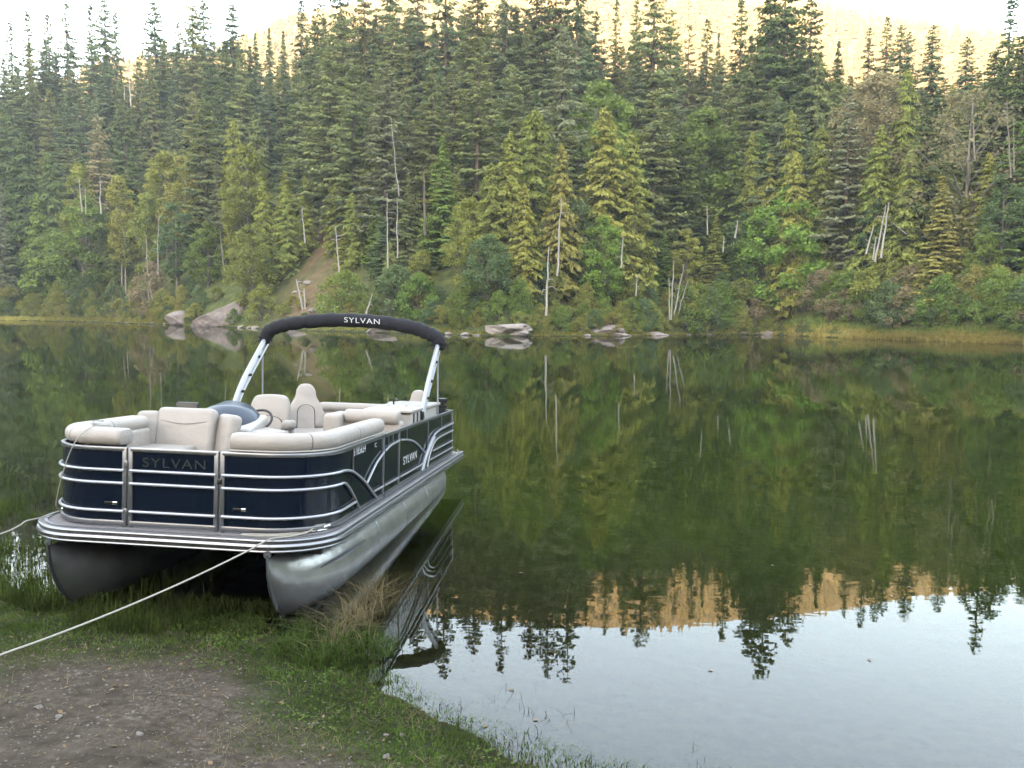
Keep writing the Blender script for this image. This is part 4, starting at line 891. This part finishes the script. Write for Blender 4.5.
text('61B5654', 'registration_number', .105, (FWd+.0075, 1.15, .566), (0, 1, 0), (0, 0, 1), M['letter'], sd1, fit=.36)
text('C', 'emblem', .06, (FWd+.0075, 1.66, .555), (0, 1, 0), (0, 0, 1), M['letter'], sd1, fit=.06)
# cushions ---------------------------------------------------------------
def pad(path, w_, h_, z, name, parent, m=None, r=.05, z_end=None):
    n_ = len(path); sc = []
    ext = [Vector((x, y, z)) for x, y in path]; a = ext[0]+(ext[0]-ext[1]).normalized()*0; P = []; 
    cum = [0]
    for i in range(1, n_): cum.append(cum[-1]+(ext[i]-ext[i-1]).length)
    L = cum[-1]; ts = [0, .006, .02, .04]+[.04+(L-.08)*i/36 for i in range(1, 36)]+[L-.04, L-.02, L-.006, L]
    for t in ts:
        j = max(i for i in range(n_) if cum[i] <= t+1e-9); j = min(j, n_-2); P.append(ext[j].lerp(ext[j+1], (t-cum[j])/max(1e-6, cum[j+1]-cum[j])))
        e = min(t, L-t); sc.append(.80+.20*math.sqrt(max(0, 1-(1-min(1, e/.04))**2)))
    mb = MB(); mb.sweep(P, rr(w_, h_, min(r, h_*.48), 5), scale=sc); o = mb.build(name, m or M['vinyl'], parent, angle=50)
    for f in ((.30, .62) if L > 1.2 else ()):
        q = int(f*len(P)); mb = MB(); mb.sweep([P[q], P[q].lerp(P[q+1], .007/max(1e-4, (P[q+1]-P[q]).length))], [(x*1.006, z_*1.006) for x, z_ in rr(w_, h_, min(r, h_*.48), 5)]); mb.build('seam', M['piping'], o)
    return o
def cyl_path(hw, u0, rc, u_end, v0, side, n=12): return corner_path(hw, u0, rc, u_end, v0, side, n)
# port bow lounge
pl = MB(); pl.box((.84, 1.26, .24), (.46, 1.25, .40), .03); pl = pl.build('bow_lounge', M['gel'], boat); pl['label'] = 'cream lounge seat behind the right front fence'
mb = MB(); mb.box((.80, 1.25, .455), (.46, 1.35, .09), .035, seg=3); mb.build('seat_cushion', M['vinyl'], pl)
pad(corner_path(FWd-.10, FU+.10, RC-.08, 2.05, GW+.055, 1), .18, .145, .705, 'back_cushion', pl, r=.065)
mb = MB(); mb.sweep([(x, y, .643) for x, y in corner_path(FWd-.04, FU+.04, RC-.04, 2.04, GW+.06, 1)], rr(.05, .012, .005, 2)); mb.build('piping', M['gel'], pl)
mb = MB(); mb.sweep([(x, y, .52) for x, y in corner_path(FWd-.16, FU+.16, RC-.14, 2.02, GW+.08, 1)], rr(.10, .26, .04, 3)); mb.build('back_pad', M['vinyl'], pl)
# starboard bow lounge with the tall chaise back
sl = MB(); sl.box((-.82, 1.06, .24), (.46, .85, .40), .03); sl = sl.build('bow_lounge', M['gel'], boat); sl['label'] = 'cream lounge seat with tall three-panel back behind the left front fence'
mb = MB(); mb.box((-.76, 1.05, .455), (.52, .95, .09), .035, seg=3); mb.build('seat_cushion', M['vinyl'], sl)
pad(corner_path(FWd-.14, FU+.11, RC-.10, 1.45, GW+.08, -1), .23, .135, .700, 'back_cushion', sl, r=.07)
mb = MB(); mb.sweep([(x, y, .52) for x, y in corner_path(FWd-.22, FU+.18, RC-.16, 1.42, GW+.09, -1)], rr(.10, .28, .04, 3)); mb.build('back_pad', M['vinyl'], sl)
mb = MB(); mb.lathe((-.93, .62, .780), [(.045, 0), (.045, .006), (.03, .008)], 16); mb.build('cup_holder', M['chrome'], sl)
def panel(cx, cy_, w_, h_, z, tilt, yaw, name, parent, m=None, th=.15, bev=.055):
    mb = MB(); mb.box((cx, cy_, z), (w_, th, h_), bev, (tilt, 0, yaw), seg=4); return mb.build(name, m or M['vinyl'], parent, angle=60)
bk = panel(-.665, 1.62, .58, .48, .60, R(-13), 0, 'chaise_back', sl); panel(-1.03, 1.60, .22, .42, .59, R(-10), R(28), 'chaise_back', sl)
panel(-.275, 1.66, .26, .44, .57, R(-12), R(-34), 'chaise_back', sl)
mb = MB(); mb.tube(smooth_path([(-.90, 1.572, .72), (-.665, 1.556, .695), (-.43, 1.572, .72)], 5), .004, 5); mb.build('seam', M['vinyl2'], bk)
# helm console
hc = MB(); hc.box((-.68, 2.12, .30), (.82, .62, .58), .05, seg=3); hc = hc.build('helm_console', M['gel'], boat)
mb = MB(); mb.box((-.10, 2.10, .44), (.34, .40, .34), .03, (0, R(6), R(-10)), seg=3); mb.build('side_locker', M['vinyl'], hc)
mb = MB(); mb.box((-.42, 2.12, .63), (.55, .50, .12), .04, (R(14), 0, 0), seg=3); mb.build('dashboard', M['gel'], hc)
mb = MB(); K = 18; rows = []
for q, (rad, zz, dy) in enumerate(((.36, .64, 0), (.345, .74, .06), (.30, .83, .16), (.20, .88, .28))):
    rows.append([mb.bm.verts.new((-.52-rad*math.cos(math.pi*i/K)*1.0, 2.18-rad*.85*math.sin(math.pi*i/K)+dy, .64+(zz-.64)*(.45+.55*math.sin(math.pi*i/K)**.8))) for i in range(K+1)])
for a, b in zip(rows[:-1], rows[1:]):
    for i in range(K): mb.bm.faces.new((a[i], a[i+1], b[i+1], b[i]))
ws = mb.build('windscreen', M['acrylic'], hc, angle=80); sm = ws.modifiers.new('thickness', 'SOLIDIFY'); sm.thickness = .006
mb = MB(); mb.tube([(-.36+.14*math.cos(a)*1, 2.60+.09*math.sin(a), .66+.10*math.sin(a)) for a in [2*math.pi*i/20 for i in range(20)]], .014, 8, closed=True)
mb.tube([(-.38, 2.45, .62), (-.38, 2.60, .70)], .02, 8); mb.build('steering_wheel', M['black'], hc)
mb = MB(); mb.box((-.86, 2.02, .80), (.23, .08, .13), .02, (R(-8), 0, R(4))); mb.box((-.86, 2.08, .70), (.05, .05, .12), .01); mb.build('depth_finder', M['black'], hc)
# captain chairs
def chair(name, v, u, yaw, bw, bh, zseat, wide_top, label):
    root = empty(name, (v, u, 0), boat); root.rotation_euler = (0, 0, yaw); root['label'] = label
    mb = MB(); mb.lathe((0, .05, 0), [(.16, 0), (.16, .02), (.045, .04), (.045, zseat-.08), (.10, zseat-.06)], 18); mb.build('pedestal', M['alu'], root)
    mb = MB(); mb.box((0, 0, zseat), (bw, .44, .11), .045, (R(4), 0, 0), seg=4); mb.build('seat', M['vinyl'], root, angle=60)
    mb = MB(); K = 9; prof = []      # backrest outline swept in depth
    if wide_top: ol = [(-.42, 0), (-.5, .35), (-.48, .72), (-.38, .95), (-.15, 1.0), (.15, 1.0), (.38, .95), (.48, .72), (.5, .35), (.42, 0)]
    else: ol = [(-.46, .06), (-.5, .30), (-.42, .52), (-.28, .72), (-.24, .88), (-.12, 1.0), (.12, 1.0), (.24, .88), (.28, .72), (.42, .52), (.5, .30), (.46, .06)]
    ol = smooth_path([(x, 0, z) for x, z in ol], 4); cx_, cz_ = 0, .5; layers = ((.86, .075), (.97, .06), (1.0, .03), (1.0, -.03), (.97, -.06), (.86, -.075)); rings = []
    for s_l, dy in layers: rings.append([mb.bm.verts.new((p.x*bw*s_l, dy-.0+.22+(p.z*bh)*.16, zseat+.03+(cz_+(p.z-cz_)*s_l)*bh)) for p in ol])
    n_ = len(ol)
    for a, b in zip(rings[:-1], rings[1:]):
        for i in range(n_): mb.bm.faces.new((a[i], a[(i+1) % n_], b[(i+1) % n_], b[i]))
    mb.bm.faces.new(rings[0][::-1]); mb.bm.faces.new(rings[-1]); bk_ = mb.build('backrest', M['vinyl'], root, angle=50)
    mb = MB(); hw = bw*(.36 if wide_top else .22); z0 = zseat+.06; zt = zseat+bh*(.55 if wide_top else .62)
    arc = [(-hw*1.05, z0), (-hw, zt-.08)]+[(hw*math.cos(math.pi*(1-i/8)), zt-.08+.08*math.sin(math.pi*i/8)) for i in range(1, 8)]+[(hw, zt-.08), (hw*1.05, z0)]
    P = [(x, .22-.080+(z-zseat-.03)*.16, z) for x, z in arc]; mb.tube(P, .006, 5); mb.build('seam', M['piping'], bk_)
    mb = MB(); fill = [(x*.96, .22-.074+(z-zseat-.03)*.16, z*1.0) for x, z in arc]; k2 = len(fill)
    fr_ = [(x, y-.016, z) for x, y, z in fill]; mb.faces(fill+fr_, [list(range(k2, 2*k2))]+[[i, (i+1) % k2, k2+(i+1) % k2, k2+i] for i in range(k2)]); mb.build('centre_pad', M['vinyl'], bk_)
    if wide_top:
        for s_ in (-1, 1):
            mb = MB(); mb.box((s_*(bw/2+.055), .02, zseat+.17), (.10, .34, .11), .045, (R(-4), 0, 0), seg=4); mb.box((s_*(bw/2+.05), .12, zseat+.07), (.05, .10, .16), .015); mb.build('armrest', M['vinyl'], root, angle=60)
    return root
chair('captain_chair', -.50, 3.05, R(6), .46, .46, .40, True, 'wide helm chair with padded armrests, left of the tall one')
chair('captain_chair', -.24, 3.72, R(24), .46, .56, .40, False, 'tall tapered chair with arched centre pad behind the helm chair')
chair('stern_chair', .84, 4.75, R(5), .36, .42, .46, False, 'chair with arched centre pad near the right canopy arm')
# port lounge, galley and stern bench
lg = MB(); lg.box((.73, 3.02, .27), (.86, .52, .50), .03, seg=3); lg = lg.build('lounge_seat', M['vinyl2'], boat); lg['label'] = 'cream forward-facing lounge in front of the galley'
mb = MB(); mb.box((.74, 2.97, .57), (.78, .16, .22), .04, seg=3); mb.build('back_pad', M['vinyl'], lg)
pad([(.50, 2.92), (1.10, 2.92)], .17, .155, .715, 'head_roll', lg, r=.07)
mb = MB(); mb.box((.395, 2.98, .56), (.20, .50, .37), .05, seg=4); mb.build('armrest', M['vinyl'], lg)
gl_ = MB(); gl_.box((.90, 3.98, .38), (.52, 1.50, .74), .03, seg=3); gl_ = gl_.build('galley', M['gel'], boat)
mb = MB(); mb.box((.90, 3.95, .765), (.56, 1.58, .035), .012); mb.build('countertop', M['gel'], gl_)
mb = MB(); mb.lathe((.86, 3.75, .775), [(.12, 0), (.12, .012), (.10, .012), (.09, -.01)], 20); mb.build('sink', M['chrome'], gl_)
mb = MB(); mb.tube(smooth_path([(.75, 4.0, .78), (.75, 4.0, .83), (.78, 3.97, .85), (.83, 3.90, .84)], 5), .010, 8); mb.build('faucet', M['black'], gl_)
for u in (3.32, 3.50):
    mb = MB(); mb.box((1.166, u, .68), (.012, .035, .11), .004); mb.build('vent', M['piping'], gl_)
sb = MB(); sb.box((.05, 4.95, .24), (.95, .60, .42), .03); sb = sb.build('stern_bench', M['gel'], boat)
pad([(-.45, 4.78), (.52, 4.78)], .18, .12, .665, 'back_cushion', sb, r=.055); mb = MB(); mb.box((.03, 4.80, .52), (.95, .14, .24), .04, seg=3); mb.build('back_pad', M['vinyl'], sb)
mb = MB(); mb.box((.05, 5.1, .485), (.95, .42, .09), .035, seg=3); mb.build('seat_cushion', M['vinyl'], sb)
mb = MB(); mb.box((.55, 5.35, .70), (.46, .14, .05), .02); mb.build('sun_pad', M['vinyl'], sb)
mb = MB(); mb.lathe((1.06, 5.42, .60), [(.055, 0), (.055, .05), (.07, .055), (.07, .10), (.04, .105), (.04, .13), (.075, .135), (.075, .19), (.03, .20)], 16); mb.build('stern_speaker', M['black'], boat)
# folded canopy on its frame
bim = empty('bimini_top', (0, 0, 0), boat); bim['label'] = 'folded canopy in a navy boot on white folding arms'
base_u, tip_u, tip_z, bv = 3.70, 4.62, 1.56, 1.165
for e in (-1, 1):
    for du, dz, rr_ in ((0, 0, .030), (.10, -.03, .024)):
        mb = MB(); pts = [(e*bv, base_u+du*.7, .70+dz), (e*bv, base_u+.28+du*1.1, 1.02+dz), (e*(bv-.01), tip_u-.02+du*.8, tip_z-.02+dz*2)]
        mb.tube(smooth_path(pts, 6), rr_, 8); arm = mb.build('arm', M['white'], bim)
    mb = MB()
    for q in (.22, .45, .72, .93):
        mb = MB(); mb.box((e*bv, base_u+.04+q*(tip_u-base_u), .69+q*(tip_z-.70)), (.068, .035, .022), .006, (R(43), 0, 0)); mb.build('clip', M['black'], arm)
    mb = MB(); mb.box((e*bv, base_u, .685), (.06, .07, .10), .012); mb.build('hinge', M['black'], arm)
    mb = MB(); mb.tube([(e*(bv+.01), 4.60, .63), (e*bv, 4.55, tip_z-.06)], .011, 8); mb.build('support_pole', M['white'], bim)
# arch and boot
arch = [(-bv, tip_u-.02, tip_z-.07), (-bv+.012, tip_u, tip_z+.0), (-bv+.06, tip_u, tip_z+.085), (-bv+.20, tip_u, tip_z+.15), (-.70, tip_u, tip_z+.205), (-.30, tip_u, tip_z+.245), (.1, tip_u, tip_z+.25),
        (.5, tip_u, tip_z+.225), (.85, tip_u, tip_z+.17), (bv-.16, tip_u, tip_z+.115), (bv-.04, tip_u, tip_z+.06), (bv, tip_u, tip_z-.02), (bv, tip_u-.02, tip_z-.09)]
ap = smooth_path(arch, 6); rg = random.Random(3); nA = len(ap)
sc = [(1+.06*math.sin(i*1.7)+rg.uniform(-.04, .04))*(.72+.28*min(1, i/5))*(.72+.28*min(1, (nA-1-i)/5)) for i in range(nA)]
prof = [(.088*math.cos(2*math.pi*i/14)*1.0, .078*math.sin(2*math.pi*i/14)) for i in range(14)]
mb = MB(); mb.sweep(ap, prof, upv=(0, 1, 0), scale=sc); boot = mb.build('canopy_boot', M['canvas'], bim, angle=70)
for i in (4, 10, 66):
    if i < nA-2:
        mb = MB(); mb.sweep([ap[i], ap[i+1]], [(p[0]*1.08, p[1]*1.08) for p in prof], upv=(0, 1, 0)); mb.build('strap', M['canvas'], boot)
text('SYLVAN', 'lettering', .095, (.17, tip_u-.094, tip_z+.243), (1, 0, -.03), (0, -.12, 1), M['letter'], boot, fit=.47)
# cleats
def cleat(v, u, yaw):
    mb = MB(); c, s = math.cos(yaw), math.sin(yaw)
    mb.box((v, u, .010), (.045, .09, .014), .004, (0, 0, yaw)); mb.tube([(v-s*-.08, u-c*.08, .040), (v-s*-.03, u-c*.03, .034), (v+s*-.03, u+c*.03, .034), (v+s*-.08, u+c*.08, .040)], .010, 8)
    for e in (-.022, .022): mb.box((v-s*e, u+c*e, .022), (.016, .016, .026), .003, (0, 0, yaw))
    return mb.build('cleat', M['chrome'], deck)
cleat(-1.13, .46, R(40)); cleat(1.12, .40, R(-40)); cleat(1.23, 5.7, 0)
# ropes --------------------------------------------------------------------
def BW(v, u, w_): return boat.matrix_world @ Vector((v, u, w_))
def rope(pts, r, label, name='mooring_rope', cat='rope'):
    mb = MB(); o_ = Vector(pts[0]); mb.tube([Vector(p)-o_ for p in smooth_path(pts, 8)], r, 8); o = mb.build(name, M['rope'], None); o.location = o_; return tag(o, label, cat)
def sag(a, b, s, n_=9): return [a.lerp(b, i/n_)-Vector((0, 0, 4*s*(i/n_)*(1-i/n_))) for i in range(n_+1)]
e1 = BW(.88, -.035, .018); m1 = at(0, 655, 4.55); far_ = m1+(m1-e1)*.45
p = [BW(1.14, .44, .05), BW(1.09, .36, .05), BW(1.06, .28, .016), BW(.98, .10, .014), e1]
p += sag(e1, m1, .04)[1:] + sag(m1, far_, .0)[2:]
rope(p, .0062, 'long white mooring line from the right bow cleat across the bank to the lower left')
rope([BW(1.10, .33, .016), BW(1.0, .26, .012), BW(.85, .15, .012), BW(.60, .09, .012), BW(.75, .07, .011), BW(.95, .15, .012), BW(1.05, .24, .012)], .006, 'loose loop of thin line lying on the right bow deck corner', 'rope_end')
e2 = BW(-1.215, .13, .012); l1 = at(0, 534, 6.5); l2 = l1+(l1-e2)*1.2
rope([BW(-1.12, .50, .045), BW(-1.16, .40, .03), BW(-1.19, .25, .014), e2]+sag(e2, l1, .01)[2:]+sag(l1, l2, .0)[3:], .006, 'white mooring line running left from the left bow cleat over the shallows')
rope([BW(-.62, .30, .788), BW(-.72, .20, .775), BW(-.80, .115, .66), BW(-.92, .14, .4), BW(-1.05, .25, .12), BW(-1.12, .44, .05)], .004, 'thin line hanging from the left bow cushion down to the cleat', 'thin_line')

# a few leaves afloat
rl = random.Random(77); first = None
for i in range(16):
    px, py = rl.uniform(470, 1010), rl.uniform(430, 740)
    if i == 0: px, py = 630, 506
    r = ray(px, py); t = -CAMH/r.z; p = Vector((r.x*t, r.y*t, .004)); sz = .018*(1+p.y*.03)
    if first is None:
        mb = MB(); mb.faces([(-1, 0, .05), (-.4, .45, .12), (.4, .42, .10), (1, 0, .0), (.4, -.42, .12), (-.4, -.45, .08), (0, 0, .0)], [(0, 1, 6), (1, 2, 6), (2, 3, 6), (3, 4, 6), (4, 5, 6), (5, 0, 6)]); o = first = mb.build('floating_leaf', M['deadleaf'])
    else: o = first.copy(); col.objects.link(o)
    o.location = p; o.scale = (sz, sz, sz); o.rotation_euler = (0, 0, rl.uniform(0, 6)); tag(o, 'small brown leaf floating on the open water', 'leaf', 'leaves afloat on the lake')

# stones and twigs on the trodden bank
rl = random.Random(31)
for i in range(26):
    x, y = rl.uniform(-3.4, .4), rl.uniform(2.9, 4.9); q = rl.uniform(.008, .022)
    if yn(x)-y < .4: continue
    o = rock(500, 0, (q*1.4, q, q*.7), 300+i, M['pebble'], 'small grey stone pressed into the trodden dirt', 'stones on the near bank', name='stone'); o.location = (x, y, H1(x, y)+q*.2); o.rotation_euler = (0, 0, rl.uniform(0, 6))
for i in range(22):
    x, y = rl.uniform(-3.6, .5), rl.uniform(2.9, 5.6)
    if yn(x)-y < .2: continue
    a = rl.uniform(0, 6.28); L = rl.uniform(.05, .16); z = H1(x, y)+.004; mb = MB()
    mb.tube([(0, 0, 0), (math.cos(a)*L*.5, math.sin(a)*L*.5, .006), (math.cos(a+.3)*L, math.sin(a+.3)*L, .002)], .0022, 5, scale=[1, .8, .4]); o = mb.build('twig', M['deadleaf']); o.location = (x, y, z); tag(o, 'short dead twig lying on the near bank', 'twig', 'twigs on the near bank')
